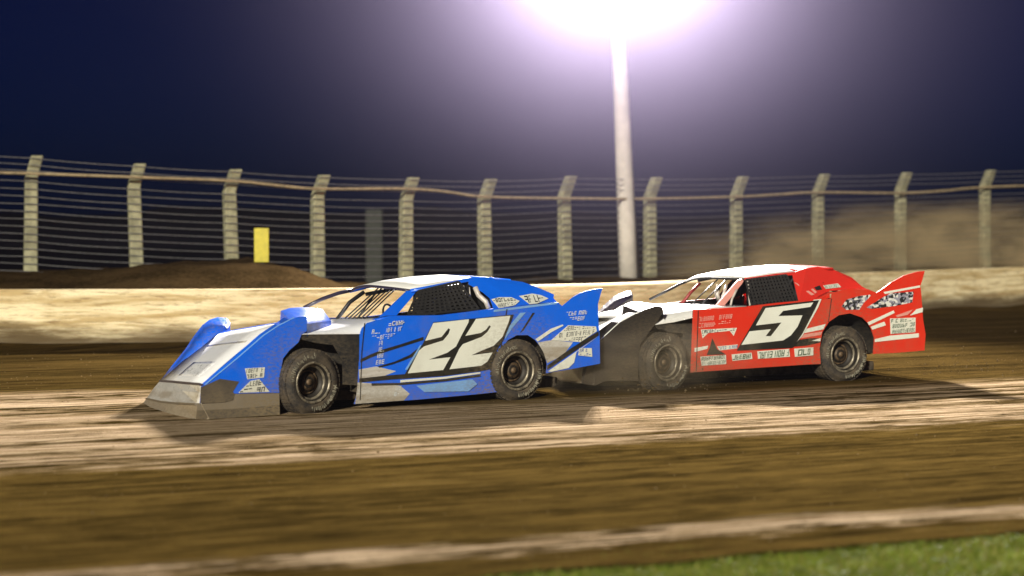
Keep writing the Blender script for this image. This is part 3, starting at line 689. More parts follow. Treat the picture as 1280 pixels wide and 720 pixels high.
# ============ red car data
RD = dict(main='red', roof='red_roof', deckm='white', hoodm='white', fendm='dark_paint', nosem='dark_paint', nose_trim='black', lipm='dark_paint', roll=.02,
    door=[(0.871,0.969),(0.879,0.805),(0.894,0.456),(0.904,0.209),(0.257,0.224),(-0.81,0.244),(-1.005,0.242),(-0.985,0.434),(-1.026,0.644),(-1.123,0.768),(-1.169,1.064),(-0.95,1.048),(-0.373,1.016),(0.145,0.977)],
    quarter=[(-1.169,1.134),(-1.123,0.768),(-1.277,0.85),(-1.448,0.869),(-1.642,0.81),(-1.73,0.737),(-1.781,0.664),(-1.833,0.54),(-1.816,0.341),(-2.177,0.344),(-2.635,0.36),(-2.651,0.567),(-2.609,0.755),(-2.588,0.963),(-2.573,1.108),(-2.56,1.202),(-2.591,1.273),(-2.628,1.39),(-2.508,1.384),(-2.294,1.336),(-2.091,1.251),(-1.927,1.156),(-1.86,1.122),(-1.726,1.17),(-1.415,1.181)],
    door_marks=[
      ('decal_red', [(0.788,0.89),(0.307,0.917),(0.283,0.789),(0.81,0.735)]),
      ('decal', [(0.765,0.724),(0.248,0.732),(0.294,0.633),(0.352,0.698),(0.662,0.678),(0.742,0.617)]),
      ('number', [(0.855,0.504),(0.661,0.527),(0.673,0.488),(0.854,0.455)]),
      ('decal_fine', [(0.535,0.513),(0.235,0.528),(0.246,0.479),(0.501,0.463)]),
      ('black_stripe', [(0.605,0.616),(0.576,0.563),(0.535,0.479),(0.408,0.411),(0.684,0.415),(0.638,0.506)]),
      ('decal_green', [(0.775,0.396),(0.408,0.406),(0.402,0.293),(0.757,0.285)]),
      ('decal_green', [(0.327,0.408),(0.036,0.421),(0.024,0.344),(0.315,0.329)]),
      ('decal_green', [(-0.046,0.435),(-0.52,0.449),(-0.53,0.351),(-0.058,0.341)]),
      ('decal_green', [(-0.592,0.449),(-0.882,0.458),(-0.882,0.357),(-0.605,0.347)]),
      ('number', [(-0.723,0.633),(-0.759,0.687),(-1.074,0.744),(-1.038,0.679),(-0.807,0.646)]),
      ('pink', [(-0.687,0.574),(-0.735,0.623),(-1.02,0.65),(-1.002,0.61),(-0.832,0.59)]),
      ('black_stripe', [(-0.567,0.528),(-0.687,0.559),(-0.844,0.574),(-1.002,0.565),(-0.991,0.515),(-0.784,0.481),(-0.508,0.47)]),
      ('black', [(-1.152,1.06),(-1.164,1.062),(-1.12,0.773),(-1.11,0.773)]),
      ('black', [(0.811,0.958),(0.8,0.958),(0.825,0.221),(0.836,0.221)]),
      ('number', [(-0.857,0.539),(-0.996,0.57),(-0.99,0.53)]),
    ],
    number=[
      ('number', [(-0.877,1.052),(-0.998,1.061),(-0.95,0.958),(-0.717,0.613),(-0.58,0.487),(-0.508,0.48)]),
      ('black_stripe', [(-0.119,0.988),(-0.962,1.048),(-0.902,0.939),(-0.711,0.633),(-0.568,0.463),(0.258,0.455),(0.073,0.715)]),
      ('number', [(-0.16,0.966),(-0.872,1.02),(-0.829,0.966),(-0.419,0.925),(-0.35,0.862),(-0.709,0.863),(-0.638,0.725),(-0.537,0.618),(-0.421,0.558),(0.192,0.522),(0.073,0.685),(-0.239,0.703),(-0.162,0.619),(-0.239,0.617),(-0.395,0.782),(-0.018,0.755)])],
    quarter_marks=[
      ('checks', [(-1.318,0.96),(-1.391,1.044),(-1.589,1.086),(-1.777,1.1),(-1.727,1.048),(-1.665,1.003),(-1.591,0.913),(-1.392,0.914)]),
      ('checks', [(-1.703,0.936),(-1.891,1.029),(-1.928,1.049),(-2.08,1.112),(-2.45,1.126),(-2.426,0.987),(-2.145,0.947),(-1.791,0.919)]),
      ('number', [(-1.965,1.13),(-2.547,1.205),(-2.553,1.179),(-1.991,1.104)]),
      ('number', [(-1.718,0.747),(-2.129,0.891),(-2.146,0.859),(-1.743,0.711)]),
      ('number', [(-1.768,0.69),(-1.982,0.751),(-2.008,0.704),(-1.794,0.653)]),
      ('number', [(-1.833,0.53),(-2.073,0.569),(-2.534,0.586),(-2.534,0.534),(-1.833,0.494)]),
      ('decal_green', [(-2.07,0.789),(-2.48,0.79),(-2.478,0.603),(-2.081,0.589)]),
      ('pink', [(-2.159,0.824),(-2.44,0.897),(-2.351,0.829),(-2.185,0.802)]),
      ('number', [(-2.385,0.818),(-2.491,0.898),(-2.595,0.917),(-2.589,0.859)]),
    ],
    fender=dict(
      side=[(2.243,0.595),(2.136,0.649),(1.888,0.841),(1.67,0.94),(1.417,1.025),(1.317,0.999),(1.289,0.969),(1.372,0.837),(1.427,0.781),(1.526,0.669),(1.614,0.557),(1.64,0.386),(1.634,0.137),(2.07,0.154),(2.22,0.179)],
      marks=[],
      ramp_out=[(2.243,1.0,0.595),(2.136,1.0,0.649),(1.888,1.0,0.841),(1.67,1.0,0.94),(1.417,1.0,1.025)],
      ramp_in=[(2.333,0.93,0.613),(2.21,0.9,0.683),(1.923,0.85,0.843),(1.698,0.8,0.931),(1.495,0.6,0.945)],
      ramp_mat='dark_paint', lip_glint_mat='number',
      hump_out=[(1.615,1.0,0.958),(1.527,1.0,0.989),(1.417,1.0,1.025),(1.308,1.0,1.008),(1.29,1.0,0.979)],
      hump_in=[(1.59,0.55,1.018),(1.504,0.55,1.05),(1.355,0.55,1.051),(1.166,0.55,1.033),(1.079,0.6,0.985)], zb=.88),
    far_fender=dict(mat='purple_dark', out=[(1.344,-0.8,0.741),(1.192,-0.8,0.861),(1.11,-0.8,0.942),(1.027,-0.8,1.007),(0.968,-0.8,1.054),(0.897,-0.8,1.085),(0.801,-0.8,1.11),(0.72,-0.8,1.122),(0.682,-0.8,1.069)],
                    **{'in': [(1.418,-0.6,0.754),(1.29,-0.6,0.858),(1.208,-0.6,0.877),(1.138,-0.6,0.89),(1.068,-0.6,0.909),(1.009,-0.6,0.934),(0.95,-0.6,0.974),(0.891,-0.6,1.009),(0.82,-0.6,1.048)]}),
    hood_front=[(1.824,-0.88,0.359),(2.011,-0.3,0.405),(2.159,0.3,0.47),(2.301,0.93,0.593)], hood_rear=[(1.016,-0.65,0.916),(1.118,-0.2,0.964),(1.209,0.2,0.989),(1.383,0.6,0.982)], hood_edge='white',
    hood_marks=[(.62, .66, .1, .5, 'black', .003)],
    nose_rows=[[(1.824,-0.88,0.359),(2.011,-0.3,0.405),(2.159,0.3,0.47),(2.301,0.93,0.593),(2.235,0.985,0.594)],
               [(1.883,-0.9,0.257),(2.078,-0.3,0.287),(2.214,0.3,0.316),(2.344,0.95,0.388),(2.258,0.99,0.407)],
               [(1.913,-0.93,0.092),(2.123,-0.3,0.089),(2.257,0.3,0.104),(2.381,0.96,0.145),(2.218,0.995,0.122)]],
    nose_side=[('dark_paint', [(2.243,0.614),(2.136,0.649),(2.07,0.154),(2.22,0.104),(2.391,0.13)])],
    cowl=None,
    door_front=.875, well_front=1.70, well_top=.80, rear_x=-1.36, front_x=1.285, steer=R(10),
    roof_sec=[(.0, .0, -.10, 1.325, 1.325, 1.245), (-.18, -.20, -.32, 1.345, 1.372, 1.315), (-.5, -.52, -.55, 1.372, 1.42, 1.37), (-.85, -.88, -.88, 1.39, 1.449, 1.41),
              (-1.15, -1.2, -1.2, 1.425, 1.46, 1.43), (-1.42, -1.45, -1.45, 1.435, 1.45, 1.42)],
    roof_split=3, roof_edge='red_roof', front_edge='black',
    sail=[p for p in [(-0.822,1.381),(-1.042,1.439),(-1.215,1.456),(-1.426,1.426)]]+[p for p in [(-1.521,1.377),(-1.702,1.309)]]+[p for p in [(-1.786,1.192),(-1.906,1.123),(-1.591,1.16),(-1.219,1.151),(-1.0,1.044),(-0.697,1.031)]],
    sail_marks=[('pink', [(-0.763,1.267),(-0.799,1.256),(-0.978,1.114),(-0.922,1.103)]), ('pink', [(-0.884,1.326),(-0.921,1.295),(-1.032,1.141),(-0.992,1.125)]),
                ('black', [(-1.019,1.228),(-1.129,1.233),(-1.13,1.173),(-1.038,1.164)]), ('decal_green', [(-1.178,1.22),(-1.422,1.241),(-1.438,1.195),(-1.191,1.179)]),
                ('black', [(-0.93,1.342),(-1.226,1.266),(-1.201,1.246),(-1.004,1.27)])],
    belt=[(0.603,0.995,0.973),(0.142,0.995,0.977),(-0.376,0.995,1.016),(-0.953,0.995,1.048),(-1.172,0.995,1.134),(-1.856,0.995,1.121)], belt_mat='red',
    deck_z=.93, rear_end=-2.56, spoiler='matte_black',
    pillar=[(-0.016,1.298),(-0.129,1.327),(-0.064,1.253),(0.299,0.951),(0.427,0.949)], pillar_mat='pink',
    cage=dict(front=[('tube', .018, [(0.475,-0.72,1.011),(0.209,-0.7,1.127),(0.051,-0.66,1.209),(-0.023,-0.62,1.241)]),
                     ('tube_red', .022, [(0.018,-0.22,1.234),(0.156,-0.23,1.112),(0.305,-0.24,0.94)]),
                     ('tube_pale', .014, [(-0.13,0.66,1.311),(-0.109,0.72,1.144),(-0.081,0.8,0.958)])]),
    screen_bars=[((-.02, y, 1.3), (.42, y*1.1+.02, .97)) for y in (.15, .35)],
    hoop=(-.88, 1.37), pale_strokes=[(.018, [(-0.842,0.72,1.272),(-0.86,0.8,1.153)]), (.035, [(0.058,0.3,1.222),(0.093,0.3,1.131),(0.057,0.3,1.029)]), (.02, [(0.047,0.45,1.227),(0.137,0.5,1.08)]), (.014, [(0.055,0.7,1.186),(0.138,0.72,1.069),(0.174,0.74,0.971)])],
    net=[(-0.079,1.306),(-0.712,1.357),(-0.775,1.038),(-0.081,0.978)],
)
RD['cowl'] = [[(1.50, .98, .80), (1.48, .72, .86), (1.5, 0, .84), (1.5, -.66, .80), (1.5, -.97, .66)],
              [(1.40, .995, .80), (1.36, .72, .89), (1.34, 0, .87), (1.34, -.66, .84), (1.34, -.97, .74)],
              [(1.14, .995, .825), (1.14, .72, .93), (1.14, 0, .92), (1.14, -.66, .88), (1.14, -.97, .80)],
              [(.88, .995, .87), (.87, .74, .965), (.87, 0, .95), (.87, -.68, .92), (.87, -.97, .82)],
              [(.60, .99, .975), (.5, .76, .985), (.48, 0, .965), (.46, -.70, .935), (.45, -.97, .9)],
              [(.10, .99, .99), (.08, .78, .995), (.22, .0, .98), (.15, -.70, .95), (.1, -.97, .93)]]

race_car('blue_race_car', (-1.58037, 20.50342), math.atan2(-.53281, -.84623), BL,
         'blue race car with white number 22 on its door, leading on the dirt track')
race_car('red_race_car', (2.53746, 23.01319), math.atan2(-.43831, -.89882), RD,
         'red and black race car with white number 5 on its door, following the blue one')

# ------------------------------------------------------------------ ground and track
def sheet(name, x0, x1, y0, y1, nx, ny, zf, mat, kind='structure'):
    b = MB(); rows = []
    for j in range(ny+1):
        rows.append([(lerp(x0, x1, i/nx), lerp(y0, y1, j/ny), zf(lerp(x0, x1, i/nx), lerp(y0, y1, j/ny))) for i in range(nx+1)])
    b.grid(rows, mat, True); o = b.build(name); tag(o, kind=kind); return o
gnd = sheet('ground', -170, 170, -20, 170, 20, 20, lambda x, y: 0.0, 'soil'); gnd['label'] = 'dark ground beyond the track'
b = MB(); rows = []
for i in range(121):
    x = -170+340*i/120; h = 2.3+1.0*mn.noise(Vector((x*.025, 0, 1)))+.7*mn.noise(Vector((x*.11, 0, 5)))+.35*mn.noise(Vector((x*.45, 0, 8)))
    rows.append([(x, 118, -.05), (x, 124, h*.55), (x, 132, h), (x, 142, h*.9), (x, 165, -.05)])
b.grid(rows, 'soil', True); o = b.build('hills'); tag(o, 'low dark rise closing the view beyond the fence', kind='structure')
infield = sheet('infield', -14, 16, 1.0, 14.5, 60, 40, lambda x, y: .003, 'infield')
def rel(X, Y):
    t, v = tv(X, Y)
    a = mn.noise(Vector((t*.12, v*1.1, 3.0)))*.5+mn.noise(Vector((t*.35, v*3.2, 9.0)))*.3+mn.noise(Vector((t*1.8, v*6, 5.0)))*.14
    return .018+max(-.010, a*.02)
b = MB(); rows = []
vs_ = [9.55+ (44-9.55)*(i/240)**1.25 for i in range(241)]
ts_ = [-24+ 66*i/220 for i in range(221)]
for v in vs_:
    row = []
    for t in ts_:
        vv = v if v > 9.6 else v+.12*mn.noise(Vector((t*1.3, 0, 1)))
        X = t*math.cos(TA)-vv*math.sin(TA); Y = t*math.sin(TA)+vv*math.cos(TA)
        row.append((X, Y, rel(X, Y)))
    rows.append(row)
b.grid(rows, 'track', True); trk = b.build('dirt_track'); tag(trk, 'brown clay racing surface with pale swept strips', kind='structure')

# ------------------------------------------------------------------ wall, bank
def catmull(P, n=12):
    out = []
    for i in range(len(P)-1):
        p0 = P[max(0, i-1)]; p1 = P[i]; p2 = P[i+1]; p3 = P[min(len(P)-1, i+2)]
        for k in range(n):
            t = k/n
            out.append(tuple(.5*((2*p1[j])+(-p0[j]+p2[j])*t+(2*p0[j]-5*p1[j]+4*p2[j]-p3[j])*t*t+(-p0[j]+3*p1[j]-3*p2[j]+p3[j])*t**3) for j in range(len(p1))))
    out.append(tuple(P[-1])); return out
WL = catmull([(-30, 29.6), (-20, 28.8), (-8.05, 28.3), (-3.05, 28.6), (1.36, 30.6), (4.3, 33.6), (7.0, 36.7), (11.6, 40.7), (18, 45.5), (28, 52)])
def normals(P):
    out = []
    for i in range(len(P)):
        a = Vector(P[max(0, i-1)][:2]); c = Vector(P[min(len(P)-1, i+1)][:2]); d = (c-a).normalized()
        out.append(Vector((-d.y, d.x)))
    return out
NW = normals(WL)
b = MB(); HW = .94; rows = []
prof = [(0, -.02), (0, .2), (0, .4), (0, .6), (0, .78), (.0, HW-.03), (.03, HW), (.24, HW), (.27, HW-.03), (.27, -.02)]
for (p, n) in zip(WL, NW):
    wob = .012*mn.noise(Vector((p[0]*.3, p[1]*.3, 0)))
    rows.append([(p[0]+n.x*o, p[1]+n.y*o, z+(wob if z > .7 else 0)) for o, z in prof])
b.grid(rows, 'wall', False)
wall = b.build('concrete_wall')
uvl = wall.data.uv_layers.new(name='UVMap'); cum = [0]
for i in range(1, len(WL)): cum.append(cum[-1]+math.dist(WL[i], WL[i-1]))
npf = len(prof)
for poly in wall.data.polygons:
    for li in poly.loop_indices:
        vi = wall.data.loops[li].vertex_index
        uvl.data[li].uv = (cum[vi//npf], wall.data.vertices[vi].co.z + (.0 if vi % npf < 7 else (vi % npf-6)*.1))
tag(wall, 'low pale concrete wall with brown dirt stains behind the cars', 'wall')
# loose dirt pushed up against the foot of the wall
b = MB(); rows = []
for i, (p, n) in enumerate(zip(WL, NW)):
    h = .10+.07*mn.noise(Vector((p[0]*.5, p[1]*.5, 7))); w = .75+.2*mn.noise(Vector((p[0]*.4, 3, 7)))
    rows.append([(p[0]-n.x*w*(1-k/6), p[1]-n.y*w*(1-k/6), .012+h*(k/6)**1.6) for k in range(7)])
b.grid(rows, 'track', True); o = b.build('dirt_cushion'); tag(o, 'loose soil banked along the foot of the wall', kind='structure')

# bank behind the wall, carrying the fence
def bank_z(X, off):
    # crest height by place: a mound on the left, lower in the middle
    key = [(-30, 1.0), (-9, 1.07), (-7.5, 1.13), (-6.6, 1.19), (-5.5, 1.27), (-4.2, 1.27), (-3.2, 1.20), (-2.6, 1.05), (-2.1, .90), (0, .74), (4, .74), (9, .78), (30, .8)]
    z = key[-1][1]
    for (x0, z0), (x1, z1) in zip(key, key[1:]):
        if X <= x1: z = lerp(z0, z1, max(0, min(1, (X-x0)/(x1-x0)))); break
    prof = 0 if off < .3 else min(1, (off-.3)/2.4)
    prof = prof*prof*(3-2*prof)
    base = .62
    z2 = base+(z-base)*prof
    if off > 6: z2 = max(.0, z2*(1-(off-6)/6))
    return z2
b = MB(); rows = []
offs = [.27, .5, .8, 1.2, 1.6, 2.0, 2.4, 2.8, 3.3, 4, 5, 6, 7.5, 9, 11, 13]
W2 = catmull([(-30, 29.6), (-20, 28.8), (-8.05, 28.3), (-3.05, 28.6), (1.36, 30.6), (4.3, 33.6), (7.0, 36.7), (11.6, 40.7), (18, 45.5), (28, 52)], 40); N2 = normals(W2)
for p, n in zip(W2, N2):
    r_ = []
    for o_ in offs:
        X, Y = p[0]+n.x*o_, p[1]+n.y*o_
        z = bank_z(p[0], o_)+(.09*mn.noise(Vector((X*.9, Y*1.2, 2)))+.04*mn.noise(Vector((X*4, Y*4, 2))) if o_ > .4 else 0)
        r_.append((X, Y, max(-.02, z)))
    rows.append(r_)
b.grid(rows, 'bank', True); bank = b.build('earth_bank'); tag(bank, 'dark earth bank behind the wall', kind='structure')

# ------------------------------------------------------------------ fence
F_ = 2250.0
def at(px, py, d): return ((px-640)/F_*d, d, 2.1-(py-270)/F_*d)
posts = [(-240, 178, 31.6), (-95, 186, 32.3), (40, 195, 33), (168, 205, 33.5), (287, 212, 34.2), (397, 219, 35), (508, 222, 36), (605, 224, 37), (705, 220.5, 38.2), (812, 222, 39.5),
         (920, 221, 41), (1022, 218, 42.5), (1125, 216, 44), (1230, 213, 45.7), (1335, 210, 47.4), (1440, 207, 49)]
PB = [at(*p) for p in posts]
# the marker board and the posts stand on the bank: find its surface
from mathutils.bvhtree import BVHTree
dg = bpy.context.evaluated_depsgraph_get()
bvh = BVHTree.FromPolygons([v.co for v in bank.data.vertices], [tuple(p.vertices) for p in bank.data.polygons])
def ground_z(X, Y):
    h = bvh.ray_cast(Vector((X, Y, 9)), Vector((0, 0, -1)))
    return h[0].z if h[0] else 0.0
fence = empty('perimeter_fence', (PB[6][0], PB[6][1], 0))
tag(fence, 'tall wire fence on grey concrete posts standing on the bank behind the wall', 'fence')
FO = Vector((PB[6][0], PB[6][1], 0))
lean = [(-.01, 0)]*len(PB)
wl_pts = []
for k, (X, Y, zt) in enumerate(PB):
    rn = random.Random(k); ln = rn.uniform(-.035, .02)
    zb = ground_z(X, Y)-.3
    a = Vector(PB[max(0, k-1)]); c = Vector(PB[min(len(PB)-1, k+1)]); d = (c-a); d.z = 0; d.normalize(); nn = Vector((-d.y, d.x, 0))
    b = MB(); hw = .115; hd = .10
    rings = []
    H_ = zt-zb; bend = zt-.42
    xb = 0.02*rn.uniform(-1, 1)
    for z, off, s_ in ((zb, -ln*2, 1.06), (bend, 0, .98), (zt, .10, .92)):
        cpt = Vector((X, Y, z))+d*off-nn*(.12 if z == zt else 0)-FO
        rings.append([cpt+d*sx*hw*s_+nn*sy*hd*s_ for sx, sy in ((-1, -1), (1, -1), (1, 1), (-1, 1))])
    vs = [q for r_ in rings for q in r_]
    fs = [(3, 2, 1, 0), (8, 9, 10, 11)]+[(i*4+j, i*4+(j+1) % 4, (i+1)*4+(j+1) % 4, (i+1)*4+j) for i in range(2) for j in range(4)]
    b.add(vs, fs, 'concrete_post'); b.build('fence_post', fence, bevel=.02)
    wl_pts.append((X, Y, zt, zb+.3, d, nn))
nw = 17
for w in range(nw):
    pts = []
    for k, (X, Y, zt, zb, d, nn) in enumerate(wl_pts):
        top = zt-.05; drop = ([0, .12, .23]+[.42+.137*q for q in range(14)])[w]
        z = top-drop
        off = .22 if drop < .3 else .13
        pt = Vector((X, Y, z))-nn*off-FO
        pts.append(pt)
    # sag between the posts
    fine = []
    rw = random.Random(100+w)
    for i in range(len(pts)-1):
        sg = rw.uniform(.0, .02)
        for k in range(6):
            t = k/6; q = pts[i].lerp(pts[i+1], t); q.z -= sg*4*t*(1-t); fine.append(q)
    fine.append(pts[-1])
    b = MB(); b.tube(fine, .0085, 'wire', 5); b.build('fence_wire', fence)
b = MB(); cz = [(-240, 205), (-95, 212), (0, 216), (40, 217), (168, 221.5), (287, 226), (340, 231), (397, 236), (508, 236), (560, 240), (605, 246), (705, 248), (812, 248.5), (920, 246), (975, 243), (1022, 240.5), (1125, 241.5), (1180, 238.5), (1230, 234), (1335, 231), (1440, 230)]
pts = []
for px, py in cz:
    for (p0, _, d0), (p1, _, d1) in zip(posts, posts[1:]):
        if p0 <= px <= p1: d = lerp(d0, d1, (px-p0)/(p1-p0)); break
    pts.append(Vector(at(px, py, d-.30))-FO)
b.tube(catmull([tuple(p) for p in pts], 5), .028, 'cable', 8); b.build('sagging_cable', fence)

# marker board
mx, my, _ = at(327, 340, 32.2); mz = ground_z(mx, my)
mk = empty('yellow_marker', (mx, my, mz)); tag(mk, 'bright yellow upright marker board on the bank in front of the fence', 'marker')
b = MB(); b.box((-.13, -.02, .05), (.13, .02, .66), 'yellow'); b.build('marker_board', mk, bevel=.008)
b = MB(); b.box((-.03, .022, -.2), (.03, .06, .60), 'dpost'); b.build('marker_stake', mk)
# faint far post
px_, py_, pz_ = at(468, 262, 52)
b = MB(); b.box((-.24, -.15, -.02), (.24, .15, pz_), 'dpost')
o = b.build('distant_post', bevel=.02); o.location = (px_, py_, 0); tag(o, 'faint broad post standing in the dark beyond the fence', 'post')

# ------------------------------------------------------------------ light mast
MX, MY = at(784, 350, 39)[:2]
mast = empty('light_mast', (MX, MY, 0)); tag(mast, 'tall pale floodlight mast rising behind the fence into the glare', 'light mast')
dx7 = -.0435                     # the mast leans a little
def mp(z, o=0): return Vector((dx7*z+.07, 0, z))
b = MB(); b.tube([mp(z) for z in (0, 2, 4, 6, 8, 9.3)], [.215, .195, .175, .158, .14, .13], 'mast', 20); b.build('mast_pole', mast)
aim = Vector((-.3, -1, -.42)).normalized()
def lamp_bank(z, n, wid):
    b = MB(); c = mp(z)
    b.box((c.x-wid/2, -.28, z-.05), (c.x+wid/2, -.18, z+.05), 'lamp_body'); b.build('crossarm', mast)
    for i in range(n):
        x = c.x-wid/2+wid*(i+.5)/n
        b = MB(); b.lathe_y([(.001, .28), (.10, .26), (.20, .08), (.26, -.12), (.27, -.14), (.255, -.14)], 'lamp_body', 24)
        o = b.build('floodlight', mast); o.location = (x, -.55, z+.05); o.rotation_euler = (R(22), 0, R(-8))
        b = MB(); b.lathe_y([(.001, -.11), (.15, -.12), (.255, -.125)], 'lamp', 24); b.build('lamp_lens', o)
lamp_bank(8.3, 3, 1.9)
def spot(name, loc, target, W, color, size=.25, cone=120, blend=.8):
    l = bpy.data.lights.new(name, 'SPOT'); l.energy = W; l.color = color; l.shadow_soft_size = size
    l.spot_size = R(cone); l.spot_blend = blend
    o = bpy.data.objects.new(name, l); col.objects.link(o); o.location = loc
    o.rotation_euler = (Vector(target)-Vector(loc)).to_track_quat('-Z', 'Y').to_euler(); return o
LZ = 8.35
for k in (-1, 0, 1):
    spot('floodlight_beam', (MX+mp(LZ).x+k*.63, MY-.95, LZ), (-.5+k*.8, 13.5, 0), 34000, (1.0, .93, .86), .2, 84, 1.0)

# ------------------------------------------------------------------ grass
b = MB(); rg = random.Random(5)
cnt = 0
while cnt < 42000:
    X = rg.uniform(-5, 5.5); Y = rg.uniform(9.2, 13.2); t, v = tv(X, Y)
    e = 9.84+.28*mn.noise(Vector((t*.9, 0, 4)))+.10*mn.noise(Vector((t*4, 0, 4)))
    if v > e: continue
    if v > e-.5 and rg.random() < (v-e+.5)*1.6: continue
    cnt += 1
    h = rg.uniform(.012, .032)*(1+.5*mn.noise(Vector((X*1.5, Y*1.5, 0)))); a = rg.uniform(0, 6.28); w = rg.uniform(.003, .006)
    lx, ly = rg.gauss(0, .02), rg.gauss(0, .02)
    ca, sa = math.cos(a)*w, math.sin(a)*w
    b.add([(X-ca, Y-sa, .0), (X+ca, Y+sa, .0), (X+lx, Y+ly, h)], [(0, 1, 2)], 'grass' if rg.random() < .7 else 'grass_dry')
def leaf(name, c):
    m, nt, bb, _ = new_mat(name); g = G(nt); P = g.coord()
    n = g.noise(P, 2.5, 3, .6)
    g.put(bb.inputs['Base Color'], g.mix(g.ramp(n, .3, .7), tuple(x*.6 for x in c), c)); bb.inputs['Roughness'].default_value = .7
    return m
M['grass'] = leaf('grass_blade', (.20, .27, .022)); M['grass_dry'] = leaf('grass_blade_dry', (.32, .28, .07))
gr = b.build('grass'); tag(gr, 'short green infield grass in the foreground', kind='stuff')

# loose clods on the track
b = MB(); rg = random.Random(9)
for k in range(2600):
    X = rg.uniform(-9, 12); Y = rg.uniform(10.5, 33); t, v = tv(X, Y)
    if v < 9.7: continue
    q = rg.uniform(.003, .008)*(1+1.2*(rg.random()**8))
    c = Vector((X, Y, rel(X, Y)+q*.3)); vs = []
    for (dx, dy, dz) in ((1, 0, 0), (0, 1, 0), (-1, 0, 0), (0, -1, 0), (0, 0, .9), (0, 0, -.9)):
        vs.append(c+Vector((dx, dy, dz))*q*rg.uniform(.6, 1.35))
    b.add(vs, [(0, 1, 4), (1, 2, 4), (2, 3, 4), (3, 0, 4), (1, 0, 5), (2, 1, 5), (3, 2, 5), (0, 3, 5)], 'clod')
for k in range(150):
    bx, by = ((1.1, 20.6), (5.1, 23.3))[k % 2]; e = abs(rg.gauss(0, .5))
    c = Vector((bx+e*1.5+rg.uniform(-.2, .5), by+e*.7+rg.uniform(-.5, .4), .04+abs(rg.gauss(0, .13)))); q = rg.uniform(.004, .014)
    vs = [c+Vector(d)*q*rg.uniform(.6, 1.35) for d in ((1, 0, 0), (0, 1, 0), (-1, 0, 0), (0, -1, 0), (0, 0, .9), (0, 0, -.9))]
    b.add(vs, [(0, 1, 4), (1, 2, 4), (2, 3, 4), (3, 0, 4), (1, 0, 5), (2, 1, 5), (3, 2, 5), (0, 3, 5)], 'clod')
M['clod'] = soil_mat('clod_clay', (.12, .08, .04), (.30, .22, .12), 3)
o = b.build('dirt_clods'); tag(o, 'small clods of clay strewn over the track', kind='stuff')

# ------------------------------------------------------------------ air
def volume_mat(name, color, dens, aniso, cloud=None):
    m = bpy.data.materials.new(name); m.use_nodes = True; nt = m.node_tree; nt.nodes.clear()
    out = nt.nodes.new('ShaderNodeOutputMaterial'); v = nt.nodes.new('ShaderNodeVolumePrincipled'); g = G(nt)
    v.inputs['Color'].default_value = (*color, 1); v.inputs['Density'].default_value = dens; v.inputs['Anisotropy'].default_value = aniso
    nt.links.new(v.outputs[0], out.inputs['Volume'])
    if cloud:
        P = g.coord('Object'); ns, lo, hi, amp = cloud
        ln = g.n('ShaderNodeVectorMath', operation='LENGTH'); g.L(P, ln.inputs[0])
        if ns is None:
            q = g.math('SUBTRACT', 1.0, ln.outputs['Value'], clamp=True)
            n = g.noise(g.map(P, scale=(2, 2, 2)), 1, 3, .5)
            d = g.math('MULTIPLY', g.math('MULTIPLY', g.math('POWER', q, 1.9), g.math('ADD', .75, g.math('MULTIPLY', n, .5))), amp)
            g.L(d, v.inputs['Density']); return m
        fall = g.ramp(ln.outputs['Value'], .98, .25)
        n = g.noise(g.map(P, scale=ns), 1, 4, .6, .3)
        d = g.math('MULTIPLY', g.math('MULTIPLY', fall, g.ramp(n, lo, hi)), amp)
        g.L(d, v.inputs['Density'])
    return m
M['haze'] = volume_mat('haze_air', (.90, .86, 1.0), .00006, .60)
b = MB(); b.box((-180, -25, -1.0), (180, 180, 15.5), 'haze'); o = b.build('haze'); tag(o, 'thin dusty night air glowing round the floodlight', kind='stuff')
def puff(name, loc, scl, ns, lo, hi, amp, color, label, rz=0):
    M[name] = volume_mat(name, color, 1, .3 if ns is None else -.05, (ns, lo, hi, amp))
    bm = bmesh.new(); bmesh.ops.create_icosphere(bm, subdivisions=3, radius=1)
    me = bpy.data.meshes.new('dust_cloud'); bm.to_mesh(me); bm.free(); me.materials.append(M[name])
    o = bpy.data.objects.new('dust_cloud', me); col.objects.link(o); o.location = loc; o.scale = scl; o.rotation_euler = (0, 0, rz)
    tag(o, label, kind='stuff')
    M[name].cycles.volume_step_rate = 1.0
    return o
puff('halo_dust', (MX+mp(7.6).x+.7, MY-5.5, 7.6), (12, 12, 7.5), None, 0, 0, .0145, (.76, .65, 1.0), 'dusty air added round the floodlight, coloured violet to make its glare')  # haze patch added to shape the lamp's halo, violet set in its colour
puff('dust_a', (11.5, 45.5, .55), (13.0, 4.5, 2.2), (5.0, 3.0, 2.6), .45, .62, 1.5, (.85, .64, .36), 'brown dust hanging over the wall behind the red car', R(38))
puff('dust_c', (1.55, 20.9, .25), (1.1, .7, .35), (2.2, 2.2, 2), .35, .7, .45, (.8, .64, .42), 'dust kicked up by the rear tyre of the blue car')
puff('dust_b', (1.2, 21.3, .42), (2.2, 1.1, .55), (2, 2, 2), .3, .75, .38, (.8, .66, .45), 'low dust thrown up between the two cars')

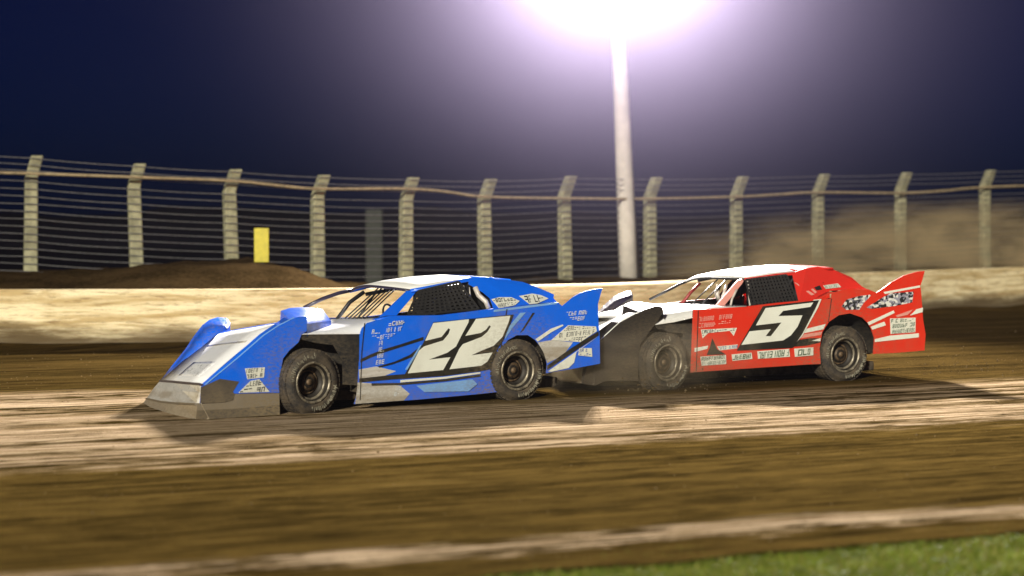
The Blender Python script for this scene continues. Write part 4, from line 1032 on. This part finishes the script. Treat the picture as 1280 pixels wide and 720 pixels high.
# ------------------------------------------------------------------ light, sky, camera
SUN_EL, SUN_AZ = R(20), R(196)        # azimuth measured from +Y clockwise: behind the camera, a little left
sd = Vector((math.sin(SUN_AZ)*math.cos(SUN_EL), math.cos(SUN_AZ)*math.cos(SUN_EL), math.sin(SUN_EL)))
l = bpy.data.lights.new('infield_floodlights', 'SUN'); l.energy = 4.4; l.angle = R(2.0); l.color = (1, .94, .78)  # sun-type lamp standing in for the infield floodlights behind the camera
o = bpy.data.objects.new('infield_floodlights', l); col.objects.link(o); o.rotation_euler = sd.to_track_quat('Z', 'Y').to_euler()
w = bpy.data.worlds.new('World'); sc.world = w; w.use_nodes = True; nt = w.node_tree; nt.nodes.clear(); g = G(nt)
sky = g.n('ShaderNodeTexSky'); sky.sky_type = 'NISHITA'; sky.sun_disc = False; sky.sun_elevation = SUN_EL; sky.sun_rotation = SUN_AZ
mx_ = g.n('ShaderNodeMix', data_type='RGBA', blend_type='MULTIPLY'); mx_.inputs[0].default_value = 1
g.L(sky.outputs[0], mx_.inputs[6]); mx_.inputs[7].default_value = (.0, .12, 1.0, 1)
bg = g.n('ShaderNodeBackground'); g.L(mx_.outputs[2], bg.inputs[0]); bg.inputs[1].default_value = .0045
wo = g.n('ShaderNodeOutputWorld'); g.L(bg.outputs[0], wo.inputs[0])

cam = bpy.data.cameras.new('camera'); cam.lens = 2250/1280*36; cam.sensor_width = 36; cam.clip_end = 1500; cam.clip_start = .1
co = bpy.data.objects.new('camera', cam); col.objects.link(co); co.location = (0, 0, 2.1)
co.rotation_euler = (math.pi/2-math.atan(90/2250), 0, 0)
cam.dof.use_dof = True; cam.dof.focus_distance = 20.9; cam.dof.aperture_fstop = .75
sc.camera = co
sc.render.engine = 'CYCLES'
sc.cycles.use_denoising = True
try: sc.cycles.denoiser = 'OPENIMAGEDENOISE'
except Exception: pass
sc.cycles.max_bounces = 6; sc.cycles.volume_bounces = 0; sc.cycles.caustics_reflective = False; sc.cycles.caustics_refractive = False
sc.cycles.volume_step_rate = 1.5; sc.cycles.volume_max_steps = 96
sc.view_settings.view_transform = 'Standard'; sc.view_settings.look = 'None'; sc.view_settings.exposure = 0; sc.view_settings.gamma = 1
